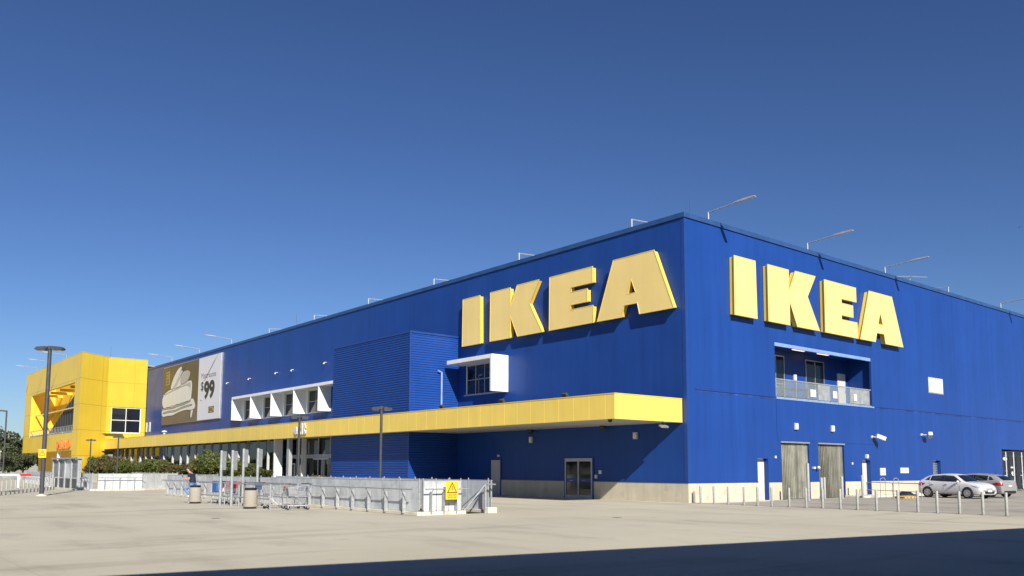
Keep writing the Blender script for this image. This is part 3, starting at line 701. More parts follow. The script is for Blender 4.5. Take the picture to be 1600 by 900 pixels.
# ------------------------------------------------------------------ roof lamps
def roof_lamp(loc, ang, label, group):
    """post, arm pointing local +X, head"""
    t = thing('roof_lamp', label, 'lamp', loc, group, ang)
    MB().tube((0,0,-.3), (0,0,.62), .05).build('post', galv, t, world=False)
    MB().tube((0,0,.6), (1.9,0,.72), .035).build('arm', galv, t, world=False)
    h = MB(); h.prism([(1.7,.70),(2.05,.69),(2.6,.71),(2.95,.75),(2.95,.80),(2.3,.80),(1.75,.75)], lambda u, v, d: Vector((u, d, v)), -.11, .11); h.build('lamp_head', alu_p, t, world=False, bevel=.02)
    return t
NM = ['nearest the corner','second from the corner','third from the corner','fourth from the corner','fifth from the corner']
rl0 = roof_lamp((36.4, YR+.42, HT), R(-90), 'roof lamp reaching over the sunlit facade, nearest the building corner', 'lamps along the sunlit roof edge')
for i, (x, a, lb) in enumerate(((46.1, -90, 'roof lamp reaching over the sunlit facade, above the letter gap of the sign'), (55.72, -90, 'roof lamp reaching over the sunlit facade, beside the roof aerial'), (65.42, 90, 'roof lamp on sunlit facade turned inward over the roof'), (75.15, -90, 'roof lamp reaching over the sunlit facade at the right edge'))):
    dup(rl0, (x, YR+.42, HT), R(a), lb)
for i, y in enumerate((31.14, 40.86, 50.54, 60.0, 69.7, 79.5)):
    dup(rl0, (XL+.4, y, HT), 0, 'inward turned roof lamp on the shaded facade, %s from the corner' % ORD[i], 'lamps along the shaded roof edge')
for i, y in enumerate((89.3, 99.2, 109.0)):
    dup(rl0, (XL+.4, y, HT+.1), R(180), 'outward reaching roof lamp behind the billboard, %s from the left wing' % ORD[2-i], 'lamps along the shaded roof edge')
for i, y in enumerate((124.6, 134.3, 144.0)):
    dup(rl0, (YX+.4, y, YT+.05), R(180), 'roof lamp reaching out from the yellow wing, %s from its front corner' % ORD[i], 'lamps on the yellow wing roof')
rod = MB().tube((34.94, YR+.5, HT-.3), (34.94, YR+.5, HT+1.35), .018, .008).build('lightning_rod', dark); tag(rod, 'thin dark lightning rod standing at the store roof corner', 'lightning rod')
rod = MB().tube((XL+.5, 73.6, HT-.3), (XL+.5, 73.6, HT+1.3), .018, .01).build('lightning_rod', dark); tag(rod, 'faint thin lightning rod rising mid way along the shaded roof edge', 'lightning rod')
rod = MB().tube((29.2, 118, YT-.3), (29.2, 118, YT+1.5), .018, .01).build('lightning_rod', dark); tag(rod, 'thin lightning rod on the yellow wing roof', 'lightning rod')
# TV aerial
an_ = thing('roof_aerial', 'silver multi element television aerial on the sunlit roof edge', 'aerial', (60.1, YR+.8, HT))
MB().tube((60.1,YR+.8,HT-.4), (60.1,YR+.8,HT+.75), .03).build('mast', galv, an_)
bmv = MB(); bmv.tube((59.2,YR+.3,HT+.45), (61.2,YR+1.4,HT+.95), .03); bmv.build('boom', dark, an_)
el = MB()
for k in range(9):
    c = Vector((59.3+.22*k, YR+.36+.12*k, HT+.48+.055*k)); dv = Vector((.85, -.55, 0)).normalized()*(1.25-.05*k)
    el.tube(c-dv, c+dv, .02, n=6)
el.build('element', chrome, an_)

# ------------------------------------------------------------------ small fixtures on the walls
def wall_light(x, y, z, face, lb, gp, size=(.3, .38, .12)):
    t = thing('wall_light', lb, 'wall light', (x, y, z), gp); w_, h_, d_ = size
    if face == 'R': b1 = ((x-w_/2, y-d_, z-h_/2), (x+w_/2, y, z+h_/2)); b2 = ((x-w_/2+.04, y-d_-.03, z-h_/2+.04), (x+w_/2-.04, y-d_, z+h_/2-.04))
    else: b1 = ((x-d_, y-w_/2, z-h_/2), (x, y+w_/2, z+h_/2)); b2 = ((x-d_-.03, y-w_/2+.04, z-h_/2+.04), (x-d_, y+w_/2-.04, z+h_/2-.04))
    MB().box(*b1).build('housing', alu_p if face == 'L' else white_l, t, bevel=.02); MB().box(*b2).build('lens', white_l, t, bevel=.01)
wall_light(43.47, YR-.02, 4.14, 'R', 'square white wall light above the left strip curtain', 'square lights above the strip curtains')
wall_light(47.4, YR-.02, 4.14, 'R', 'square white wall light above the right strip curtain', 'square lights above the strip curtains')
wall_light(XL, 39.13, 3.43, 'L', 'pale wall light under the canopy, left of the glazed door', 'lights under the canopy')
wall_light(XL, 30.62, 3.45, 'L', 'pale wall light under the canopy, right of the glazed door', 'lights under the canopy')
wall_light(XL, 42.3, 2.5, 'L', 'tiny grey light box above the plain grey door', None, (.22,.16,.1))
wall_light(51.35, YR, 2.52, 'R', 'small round white bulkhead light over the right steel door', None, (.2,.26,.16))
for i, (y, z) in enumerate(((88.62,10.73),(82.77,10.72),(76.3,10.76),(72.8,10.72),(66.3,10.78))):
    t = thing('wall_spotlight', 'small white spotlight high on shaded blue wall, %s from the billboard' % ORD[i], 'spotlight', (XL, y, z), 'spotlights above the hooded windows')
    MB().tube((XL,y,z), (XL-.22,y,z), .03).build('bracket', white_l, t); MB().lathe((XL-.22,y,z-.03), (-.4,0,-1), [(0,.03),(.06,.07),(.13,.08)], 12).build('lamp_head', white_l, t)
def camera_fix(x, z, lb, s):
    t = thing('security_camera', lb, 'camera', (x, YR, z), 'white cameras on the sunlit facade')
    MB().box((x-.28,YR-.08,z-.02), (x-.12,YR,z+.14)).tube((x-.2,YR-.06,z+.06), (x-.1,YR-.4,z+.02), .035).build('bracket', white_l, t)
    Rm = Matrix.Rotation(R(-35*s), 3, 'Z') @ Matrix.Rotation(R(20), 3, 'Y')
    MB().obox((x+.12,YR-.45,z+.02), .32, .14, .13, Rm).build('housing', white_l, t, bevel=.03)
    MB().obox(Vector((x+.12,YR-.45,z+.02))+Rm@Vector((.33,0,0)), .015, .1, .09, Rm).build('lens', black, t)
camera_fix(52.35, 3.72, 'white floodlight camera on blue wall above the right steel door', 1)
camera_fix(59.2, 4.05, 'white camera on the blue wall above the parked silver hatchback', -1)
def plate(name, x0, x1, z0, z1, lb, lines):
    t = MB().box((x0,YR-.03,z0), (x1,YR,z1), white_l)
    for k in range(lines): 
        z = z1-.08-(z1-z0-.14)*k/max(1, lines); t.box((x0+.08,YR-.034,z-.02), (x1-.1-.08*(k % 2),YR-.029,z), ink_g)
    o = t.build(name, None); tag(o, lb, 'sign')
plate('notice_plate', 53.1, 53.8, 1.33, 1.8, 'upright white notice plate on blue wall right of the steel door', 3)
plate('notice_plate', 55.8, 56.95, 1.47, 1.83, 'wide white notice plate on blue wall beside the hatchback', 2)
def mount(x, y, z, lb, cat='floodlight'):
    t = thing('floodlight', lb, cat, (x,y,z), 'floodlights on the canopy')
    MB().tube((x,y,z-.15), (x,y,z+.05), .04).tube((x,y-.22,z+.05), (x,y+.22,z+.05), .03).build('bracket', dark, t)
    MB().obox((x-.05,y,z+.14), .08, .17, .11, Matrix.Rotation(R(-35),3,'Y')).build('lamp_head', dark, t, bevel=.02)
mount(29.3, 36.4, 5.26, 'floodlight on canopy top beneath the white window box'); mount(29.3, 31.3, 5.26, 'floodlight on canopy top nearest the canopy corner'); mount(29.3, 42.2, 5.26, 'floodlight on canopy top in front of the ribbed block')
t = thing('soffit_floodlight', 'silver floodlight hanging under the canopy beside the building corner', 'floodlight', (32.6,27.75,4.0))
MB().tube((32.6,27.75,4.04), (32.6,27.75,3.86), .03).build('bracket', dark, t); MB().obox((32.6,27.7,3.8), .26, .12, .05, Matrix.Rotation(R(30),3,'X')).build('lamp_head', alu, t, bevel=.02)
for i, (y, lb) in enumerate(((28.2,'small black dome camera under the canopy corner'),(32.8,'dark dome camera under canopy near the glazed door'),(38.9,'dark dome camera under canopy above the left wall light'))):
    x = 29.3 if i == 0 else 33.5
    o = MB().ball((x,y,4.0), .12 if i == 0 else .2, 12, 8).tube((x,y,4.0),(x,y,4.06),.1).build('dome_camera', black, smooth=True); tag(o, lb, 'camera', 'dome cameras under the canopy')
o = MB().box((XL-.08,33.55,1.15),(XL,33.68,1.35)).box((XL-.05,33.2,1.4),(XL,33.4,1.6)).build('door_controls', white_l); tag(o, 'small white door control boxes right of the glazed door', 'switch')
vt = thing('roof_vent', 'little white capped vent pipe above the canopy below the billboard', 'vent', (31, 100.4, 5.1))
MB().tube((31,100.4,5.05),(31,100.4,5.75),.12).build('pipe', white_l, vt); MB().lathe((31,100.4,5.75),(0,0,1),[(0,.3),(.12,.28),(.2,.05)],14).build('cap', white_l, vt)
for i,(x, z, lb) in enumerate(((41.35,2.5,'tiny white sensor box between left steel door and strip curtain'),(49.6,2.2,'tiny white sensor box right of the right strip curtain'))):
    o = MB().box((x,YR-.05,z-.2),(x+.12,YR,z-.06)).build('sensor_box', white_l); tag(o, lb, 'sensor')
o = MB().box((45.15,YR-.12,1.72),(45.35,YR,1.85)).ball((45.5,YR-.2,1.8),.1,10,6).build('wall_bell', white_l, smooth=True); tag(o, 'small white bell unit between the two strip curtains', 'bell')

# ------------------------------------------------------------------ screen fences
def fence(A, B, lb, h=1.22, side=1, step=1.26, stan=True, pm=galv_p, z0=0, kerb=True, group='galvanised screen fences'):
    A = Vector((*A, 0)); B = Vector((*B, 0)); L = (B-A).length; u = (B-A).normalized(); nrm = Vector((u.y, -u.x, 0))*side
    t = thing('screen_fence', lb, 'fence', A, group)
    Rz = Matrix.Rotation(math.atan2(u.y, u.x), 3, 'Z')
    if kerb: MB().obox(A+u*L/2+Vector((0,0,.065)), L/2+.15, .16, .065, Rz).build('kerb', kerb_m, t, bevel=.015)
    n = max(1, round(L/step))
    for i in range(n+1):
        c = A+u*L*i/n; ps = MB(); ps.obox(c+Vector((0,0,.11+h/2)), .022, .035, h/2-.08, Rz); ps.tube(c+Vector((0,0,h)), c+Vector((0,0,h+.09)), .02, n=6); ps.build('post', galv, t)
    for i in range(n):
        c = A+u*L*(i+.5)/n
        MB().obox(c+Vector((0,0,.13+(h-.13)/2))+nrm*.03, L/n/2-.018, .008, (h-.15)/2, Rz).build('panel', pm, t)
    MB().obox(A+u*L/2+Vector((0,0,h+.0)), L/2+.02, .03, .018, Rz).build('top_rail', galv, t)
    if stan:
        hr = MB(); hr.tube(A+nrm*.32+Vector((0,0,.93))-u*.1, A+u*L+nrm*.32+Vector((0,0,.93))+u*.1, .024, n=8); hr.build('handrail', galv, t)
        for i in range(n):
            c = A+u*L*(i+.42)/n; st = MB()
            st.obox(c+nrm*.16+Vector((0,0,.45)), .012, .07, .38, Rz); st.tube(c+nrm*.2+Vector((0,0,.80)), c+nrm*.32+Vector((0,0,.92)), .016, n=6); st.build('stanchion', galv, t)
    return t
fence((16.7,53.0), (16.7,25.45), 'long galvanised screen fence with handrail behind the shopping carts', side=1)
fence((16.85,25.42), (18.5,25.42), 'short screen fence end carrying the yellow warning sign', side=1, step=.55, stan=True)
fence((19.85,25.5), (19.85,44.5), 'screen fence on the far side of the stairwell', side=-1, stan=False)
fence((16.8,53.2), (19.8,53.2), 'screen fence closing the far end of the stairwell', side=-1, stan=False)
fence((22.4,81.0), (22.4,68.8), 'screen fence with handrail in front of the green shrubs', side=1)
fence((15.9,66.0), (19.0,66.2), 'sunlit screen fence end with pale kerb at left', side=1, step=1.2)
fence((15.6,69.5), (15.6,66.2), 'short screen fence beside the timber notice shelter', side=1, step=.8)
fence((19.05,66.3), (22.3,68.7), 'angled screen fence joining two fence runs', side=1, stan=False)
fence((17.0,98.0), (15.6,80.0), 'distant screen fence behind the tall twin lamp post', side=1)
# stair handrails and end posts
hl = thing('stair_handrail', 'steel handrail sloping down into the stairwell opening', 'handrail', (19.6,25.4,0))
MB().path([(19.75,24.95,1.08),(19.6,25.35,1.08),(18.62,25.36,.12)], .03, 8).build('rail', galv, hl)
MB().path([(19.66,25.55,.98),(19.62,31.0,-2.2)], .025, 8).build('rail', galv, hl)
MB().box((19.56,25.33,0),(19.63,25.4,1.1)).box((19.82,25.3,0),(19.88,25.36,1.24)).build('post', galv, hl)
MB().box((19.62,25.2,0),(20.05,25.46,.22)).build('kerb_block', kerb_m, hl, bevel=.02)

def warn_sign(fn, w_, h_, name, lb, txt=True):
    t = thing(name, lb, 'sign', fn(w_/2, 0, 0))
    MB().prism([(0,0),(w_,0),(w_,h_),(0,h_)], fn, 0, .008).build('board', sign_y, t)
    s = MB(); cx = w_/2; s_t = w_*.36; zt = h_-.07; zb_ = zt-s_t*1.75; k = .03*w_/.55
    def bar(a, b): 
        a = Vector(a); b = Vector(b); d = (b-a).normalized(); p = Vector((-d.y, d.x))*k/2; a = a-d*k*.4; b = b+d*k*.4
        s.prism([tuple(a-p), tuple(b-p), tuple(b+p), tuple(a+p)], fn, .009, .013)
    bar((cx-s_t,zb_),(cx,zt)); bar((cx,zt),(cx+s_t,zb_)); bar((cx+s_t,zb_),(cx-s_t,zb_)); bar((cx,zb_+.1*w_/.55),(cx,zb_+.22*w_/.55))
    if txt:
        put_text(s, 'CAUTION', lambda u, v, d: fn(w_*.14+u, h_*.2+v, .009+d), w=w_*.72, h=h_*.09, thick=.004)
        put_text(s, 'WATCH STEP', lambda u, v, d: fn(w_*.14+u, h_*.07+v, .009+d), w=w_*.72, h=h_*.08, thick=.004)
    s.build('warning_symbol', sign_b, t)
warn_sign(lambda u, v, d: Vector((17.57+u, 25.05-d, .56+v)), .55, .66, 'warning_sign', 'yellow triangle warning sign fixed to the end of the screen fence')

# ------------------------------------------------------------------ lamp posts
def lamp_post(name, loc, h, r, lb, gp=None, arm=.5, rz=0, sgn=False):
    t = thing(name, lb, 'lamp post', loc, gp, rz)
    MB().tube((0,0,0),(0,0,h),r,r*.85,n=12).build('pole', dark, t, world=False, smooth=True)
    MB().lathe((0,0,0),(0,0,1),[(0,r*2.3),(.05,r*2.3),(.06,r*1.2),(.12,r*1.15)],12).build('base_plate', kerb_m if h > 6 else dark, t, world=False)
    MB().tube((-arm,0,h-.05),(arm,0,h-.05),.05,n=8).tube((0,0,h-.1),(0,0,h+.08),r*1.2).build('arm', dark, t, world=False)
    for s_ in (-1, 1):
        k = arm/.62
        hd = MB(); hd.prism([(s_*.12*k,-.02),(s_*.3*k,-.2*k),(s_*1.0*k,-.2*k),(s_*1.12*k,-.1*k),(s_*.95*k,.06*k),(s_*.3*k,.12*k)], lambda u, v, d: Vector((u, d, h-.02+v)), -.26*k, .26*k); q = hd.build('lamp_head', dark, t, world=False, bevel=.03)
        MB().box((s_*.35*k,-.18*k,h-.21*k-.04),(s_*.95*k,.18*k,h-.2*k-.025)).build('lens', white_l, q, world=False)
    return t
angc = math.atan2(-math.sin(_h), math.cos(_h))
big = lamp_post('street_lamp', (10.47,55.9,0), 8.75, .13, 'tall dark twin head lamp post with small yellow sign, at left', arm=.47, rz=angc)
ang2 = angc
warn_sign(lambda u, v, d: Vector((10.47,55.9,0))+Vector((math.cos(ang2)*(u-.24)+math.sin(ang2)*(d+.14), math.sin(ang2)*(u-.24)-math.cos(ang2)*(d+.14), 2.22+v)), .46, .5, 'warning_sign', 'small yellow triangle warning sign on the tall lamp post', txt=False)
lp = lamp_post('plaza_lamp', (20.3,34.2,0), 4.48, .07, 'short dark lamp post standing before the ribbed blue wall', 'short plaza lamp posts', arm=.28, rz=angc+.5)
dup(lp, (20.3,42.8,0), angc+.5, 'short dark lamp post covering the white exit letters'); dup(lp, (21.4,82.3,0), angc+.5, 'short dark lamp post before the yellow reflecting glass'); dup(lp, (21.7,93.5,0), angc+.5, 'short dark lamp post before the yellow corner, behind shrubs')
dl = thing('road_lamp', 'far single arm lamp post at the left edge of the view', 'lamp post', (21.6,143,0))
MB().path([(21.6,143,0),(21.6,143,9.9),(19.6,143.3,10.0)],.11,8).build('pole', dark, dl); MB().box((18.9,143.1,9.93),(19.9,143.5,10.08)).build('lamp_head', dark, dl)
dl = thing('road_lamp', 'far pale lamp post among the trees under the yellow wing', 'lamp post', (35.5,205,0))
MB().path([(35.5,205,0),(35.5,205,4.6),(33.5,205.2,4.7)],.12,8).build('pole', galv_p, dl); MB().box((32.6,205,4.6),(33.7,205.5,4.8)).build('lamp_head', white_l, dl)
o = MB().tube((18.0,122.5,0),(18.0,122.5,3.6),.12).box((17.8,122.3,3.6),(18.2,122.7,3.7)).build('gate_post', galv_p); tag(o, 'pale square post at the far left edge', 'post')

# flag at left edge
fl = thing('flag', 'dark blue flag hanging at the left edge of the view', 'flag', (7.5,60,0))
MB().tube((7.5,60,0),(7.5,60,9),.07).build('flagpole', galv, fl)
ff = MB(); vs = []; 
for j in range(9):
    for i in range(7):
        a = i/6; b = j/8; vs.append((7.55+.95*a*(1-.35*b)+.0, 60+.12*math.sin(a*9+b*2), 6.6-1.75*b-.25*a))
ff.add(vs, [(j*7+i, j*7+i+1, (j+1)*7+i+1, (j+1)*7+i) for j in range(8) for i in range(6)]); ff.build('cloth', cart_blue, fl)

# ------------------------------------------------------------------ bollards
def bollard(loc, h, r, lb, gp):
    t = thing('bollard', lb, 'bollard', loc, gp)
    MB().lathe((0,0,0),(0,0,1),[(0,r),(h-.02,r),(h,r*.8)],14).build('post', galv_b, t, world=False, smooth=True)
    MB().box((-r*1.7,-r*1.7,0),(r*1.7,r*1.7,.015)).build('base_plate', galv_d, t, world=False)
    return t
ys_ = [12.6+.815*i for i in range(18)]
gp = 'bollards in the long row before the sunlit facade'
b0 = bollard((33.82,ys_[0],0), .86, .055, 'galvanised bollard in the long row, first from the right end', gp)
for i, y in enumerate(ys_[1:]): dup(b0, (33.82+.05*math.sin(i*2.1), y+.04*math.sin(i*1.3), 0), .1*math.sin(i), 'galvanised bollard in the long row, %s from the right end' % ORD[i+1])
for i, (x, y, h, lb) in enumerate(((40.9,24.9,2.0,'tallest slim post standing before the left strip curtain'),(41.7,24.6,1.25,'scuffed medium bollard right of the tallest slim post'),(44.2,25.9,1.25,'scuffed bollard between the two strip curtains'),(45.2,25.4,1.3,'scuffed bollard before the right strip curtain'),(48.6,26.0,1.35,'pale bollard right of the right strip curtain'),(34.0,27.0,.6,'shortest dark bollard against the plinth at the building corner'))):
    bb_ = bollard((x,y,.004), h, .075 if h > 1 else .05, lb, None)
# left row of steel posts
gp = 'small posts in the row at the left edge'
l0 = bollard((8.4,57.2,0), .86, .045, 'slim pale post in the left row, first from the left', gp)
NL = 16
for i in range(1, NL): dup(l0, (8.4+(14.6-8.4)*i/NL, 57.2+(72.5-57.2)*i/NL, 0), 0, 'slim pale post in the left row, %s from the left' % ORD[i])
# boom gate
bg_ = thing('boom_gate', 'white boom barrier with red end beyond the small posts', 'barrier', (13.1,79.2,0))
MB().box((13.0,79.08,0),(13.22,79.3,1.0)).build('housing', white_l, bg_, bevel=.03)
MB().box((4.5,79.14,.98),(13.1,79.22,1.12)).build('arm', white_l, bg_); MB().box((13.23,79.12,.95),(14.0,79.26,1.14)).build('counterweight', cart_red, bg_)
o = MB().box((9,131,0),(25.5,131.4,.95)).build('block_wall', galv_d); tag(o, 'low dark grey wall below the far trees', 'wall')

# ------------------------------------------------------------------ notice shelter
ns = thing('notice_shelter', 'row of tall grey framed weathered notice screens left of the shrubs', 'shelter', (15.3,73,0))
A0, A1 = 68.6, 77.0; 
for i in range(5): y = A0+(A1-A0)*i/4; MB().box((15.1,y-.1,0),(15.35,y+.1,2.3)).build('post', galv, ns)
MB().box((15.02,A0-.25,2.302),(15.45,A1+.15,2.42)).build('roof_beam', galv, ns)
for i in range(4):
    y0 = A0+(A1-A0)*i/4+.1; y1 = A0+(A1-A0)*(i+1)/4-.1
    MB().box((15.2,y0,.92),(15.25,y1,2.25)).build('screen', galv_d if i != 1 else galv_p, ns)
    MB().box((15.2,y0,.12),(15.25,y1,.82)).build('lower_panel', dark, ns); MB().box((15.17,y0,.83),(15.28,y1,.91)).build('rail', galv_p, ns)
MB().box((14.95,A0-.2,0),(15.45,A1+.2,.1)).build('kerb', kerb_m, ns)

# ------------------------------------------------------------------ planter and shrubs
def leafcloud(seed, blobs, n, size, flat_=.5):
    rnd = random.Random(seed); mb = MB(); vs = []; fs = []
    tot = sum(b[3]**2 for b in blobs)
    for (bx_, by, bz, r, sz) in blobs:
        k = int(n*r*r/tot)
        for _ in range(k):
            d = Vector((rnd.gauss(0,1), rnd.gauss(0,1), rnd.gauss(0,1))).normalized(); rr = r*(.62+.42*rnd.random()**.7)
            rr *= 1+.28*noise.noise(d*2.3+Vector((seed, bx_, by)))
            p = Vector((bx_, by, bz))+Vector((d.x*rr, d.y*rr, d.z*rr*sz))
            if p.z < .02: continue
            a = (d*.6+Vector((rnd.gauss(0,1), rnd.gauss(0,1), rnd.gauss(0,1)))).normalized(); u = a.orthogonal().normalized(); v = a.cross(u)
            u = (Matrix.Rotation(rnd.random()*6.28, 3, a) @ u); v = a.cross(u); s1 = size*(.6+.8*rnd.random()); s2 = s1*flat_
            i0 = len(vs); vs += [p-u*s1, p+v*s2, p+u*s1, p-v*s2]; fs.append((i0, i0+1, i0+2, i0+3))
    mb.add(vs, fs); return mb
pl_ = thing('planter', 'long low concrete planter bed holding the shrubs before the shopfront', 'planter', (27,85,0))
MB().box((25.9,57.6,0),(26.1,115.5,.95)).box((28.1,57.6,0),(28.3,115.5,.95)).box((26.1,57.6,0),(28.1,57.8,.95)).box((26.1,115.3,0),(28.1,115.5,.95)).build('planter_wall', kerb_m, pl_)
MB().box((26.1,57.8,0),(28.1,115.3,.85)).build('soil', soil, pl_)
def shrub_proto(seed, m, nm, lb):
    t = thing(nm, lb, 'shrub', (0,0,0), 'shrubs in the long planter')
    rnd = random.Random(seed); bl = []
    for k in range(9): a = rnd.random()*6.28; q = rnd.random()*.75; bl.append((math.cos(a)*q, math.sin(a)*q*1.15, .45+rnd.random()*.6, .38+.25*rnd.random(), .8))
    bl.append((0,0,.6,.75,.9))
    leafcloud(seed, bl, 4200, .075).build('crown', m, t, world=False)
    s = MB(); 
    for k in range(6): a = k*1.05; s.tube((0.05*math.cos(a),.05*math.sin(a),-.1),(.45*math.cos(a),.45*math.sin(a),.7),.025,.012,n=6)
    s.build('stem', bark, t, world=False); return t
shr = [shrub_proto(3, leaf, 'green_shrub', ''), shrub_proto(11, leaf2, 'olive_shrub', ''), shrub_proto(23, leaf, 'green_shrub', '')]
sp_ = [(64.0,1.5,0),(66.6,2.0,2),(69.6,2.25,0),(72.2,2.75,2),(74.6,2.9,0),(77.2,2.45,2),(79.8,2.0,1),(82.6,1.8,1),(85.4,2.0,1),(88.0,2.25,0),(90.4,2.5,2),(92.8,2.1,0),(100.6,2.2,0),(102.8,2.5,1),(105,2.75,1),(107.4,2.95,1),(109.8,2.8,1),(112,2.9,2),(114.2,2.3,1)]
used = set()
for i, (y, top, k) in enumerate(sp_):
    s = (top-.85)/1.25; lb = '%s shrub in the planter, %s from its right end' % ('olive brown leaved' if k == 1 else 'bright green leaved', ORD[i])
    if k not in used: used.add(k); o = shr[k]; o.location = (27.1, y, .85); o['label'] = lb
    else: o = dup(shr[k], (27.1, y, .85), i*1.7, lb)
    o.scale = (1.25, 1.35, s)
    o.rotation_euler.z = i*1.7

# ------------------------------------------------------------------ trees far left
def tree_proto(seed, H, Wd, lb, nm='gum_tree'):
    t = thing(nm, lb, 'tree', (0,0,0), 'trees beyond the car park'); rnd = random.Random(seed); bl = []
    for k in range(16):
        a = rnd.random()*6.28; q = Wd*.5*rnd.random()**.5; z = H*(.4+.5*rnd.random())*(1-.25*q/Wd); bl.append((math.cos(a)*q, math.sin(a)*q, z, Wd*(.14+.12*rnd.random()), .75))
    leafcloud(seed, bl, 6500, .24, .6).build('crown', leaf_far, t, world=False)
    s = MB(); s.tube((0,0,0),(.2,.1,H*.5),.28,.16)
    for b in bl[:10]: s.tube((.15,.08,H*.35),(b[0],b[1],b[2]),.11,.03,n=6)
    s.build('trunk', bark, t, world=False); return t
tp = [tree_proto(5, 9.5, 8, ''), tree_proto(9, 8, 9, ''), tree_proto(14, 10.5, 7, '')]
tl = [(24,176,1.0,0),(29,186,1.0,1),(33,178,.95,2),(37.5,192,1.0,0),(31,204,1.05,1),(42,200,.95,2),(27,160,.55,1),(22.5,156,.5,0),(20,168,.9,2),(47,206,.9,1),(34.5,160,.45,0),(38,170,.8,1)]
names = ['rounded','broad','tall']
used = set()
for i, (x, y, s, k) in enumerate(tl):
    lb = '%s dark green tree beyond the car park, %s from the left edge' % (names[k], ORD[sorted([a[0]/a[1] for a in tl]).index(x/y)])
    if k not in used: used.add(k); o = tp[k]; o.location = (x,y,0); o['label'] = lb
    else: o = dup(tp[k], (x,y,0), i*1.1, lb)
    o.scale = (s*1.1, s*1.1, s)
# trees across the car park that the shop glass mirrors
for i in range(9):
    dup(tp[i % 3], (-48-6*math.sin(i*2), 60+i*17, 0), i*1.9, 'tree in the row across the car park, %s along the row' % ORD[i], 'trees across the car park', (1.2,1.2,1.15))

# ------------------------------------------------------------------ car park deck behind the camera (casts the foreground shade)
dk = thing('parking_deck', 'concrete parking deck whose edge shades the foreground paving', 'building', (0,-20,0))
e = Vector((.983,-.1846,0)).normalized(); nb = Vector((-.1846,-.983,0)).normalized()
P0 = Vector((-.86,2.56,0))
def dq(a, b, z): p = P0+e*a+nb*b; return (p.x, p.y, z)
s = MB(); s.add([dq(-90,0,7.3),dq(110,0,7.3),dq(110,60,7.3),dq(-90,60,7.3),dq(-90,0,8),dq(110,0,8),dq(110,60,8),dq(-90,60,8)], [(0,3,2,1),(4,5,6,7),(0,1,5,4),(1,2,6,5),(2,3,7,6),(3,0,4,7)]); s.build('deck_slab', galv_d, dk)
s = MB(); s.add([dq(-90,59,0),dq(110,59,0),dq(110,60,0),dq(-90,60,0),dq(-90,59,7.3),dq(110,59,7.3),dq(110,60,7.3),dq(-90,60,7.3)], [(0,3,2,1),(4,5,6,7),(0,1,5,4),(1,2,6,5),(2,3,7,6),(3,0,4,7)]); s.build('rear_wall', galv_d, dk)
for k in range(-7, 9):
    p = P0+e*(k*12+6)+nb*6; MB().tube((p.x,p.y,0),(p.x,p.y,7.3),.35,n=16).build('column', concrete, dk)

# ------------------------------------------------------------------ bins, corral, sign poles
def bin_(loc, lb):
    t = thing('concrete_bin', lb, 'bin', loc, 'concrete litter bins by the carts')
    MB().lathe((0,0,.06),(0,0,1),[(0,.25),(.03,.29),(.12,.29),(.13,.265),(.66,.265),(.69,.25)],24).build('body', bin_m, t, world=False, smooth=True)
    MB().lathe((0,0,.75),(0,0,1),[(0,.235),(.07,.25),(.10,.22)],24).build('lid', black, t, world=False, smooth=True)
    MB().tube((0,0,0),(0,0,.06),.22,n=16).build('foot', black, t, world=False)
    return t
bin1 = bin_((13.97,40.3,0), 'round concrete litter bin beside the person in jeans'); dup(bin1, (14.01,33.9,0), 0, 'round concrete litter bin with dark lid nearest the carts')
def corral(x, ya, yb, lb):
    t = thing('cart_corral', lb, 'cart corral', (x,ya,0), 'cart corral rails')
    MB().path([(x,ya,0),(x,ya,1.0),(x,yb,1.0),(x,yb,0)], .03, 8).build('top_rail', galv, t)
    MB().tube((x,ya,.42),(x,yb,.42),.028).build('lower_rail', galv, t)
    n = int((yb-ya)/1.5)
    for i in range(1, n): y = ya+(yb-ya)*i/n; MB().tube((x,y,0),(x,y,1.0),.028).build('post', galv, t)
corral(14.25, 32.5, 40.6, 'front steel rail of the shopping cart corral'); corral(15.75, 33.2, 41.5, 'rear steel rail of the shopping cart corral')
for i, (x, y, lb) in enumerate(((14.14,37.6,'tall steel sign pole, first from the left above the cart corral'),(14.2,36.45,'tall steel sign pole, second from the left above the cart corral'),(15.6,38.7,'tall steel sign pole, third from the left above the cart corral'),(15.75,37.4,'tall steel sign pole, rightmost above the cart corral'))):
    h = 2.42 if i < 2 else 2.55
    t = thing('sign_pole', lb, 'pole', (x,y,0), 'sign poles of the cart corral')
    MB().tube((0,0,0),(0,0,h),.062,n=12).lathe((0,0,h),(0,0,1),[(0,.062),(.02,.03)],12).build('pole', galv, t, world=False)
    MB().box((.02,-.02,h-.85),(.30,.02,h-.02)).build('sign_plate', galv, t, world=False); t.rotation_euler.z = R(30)

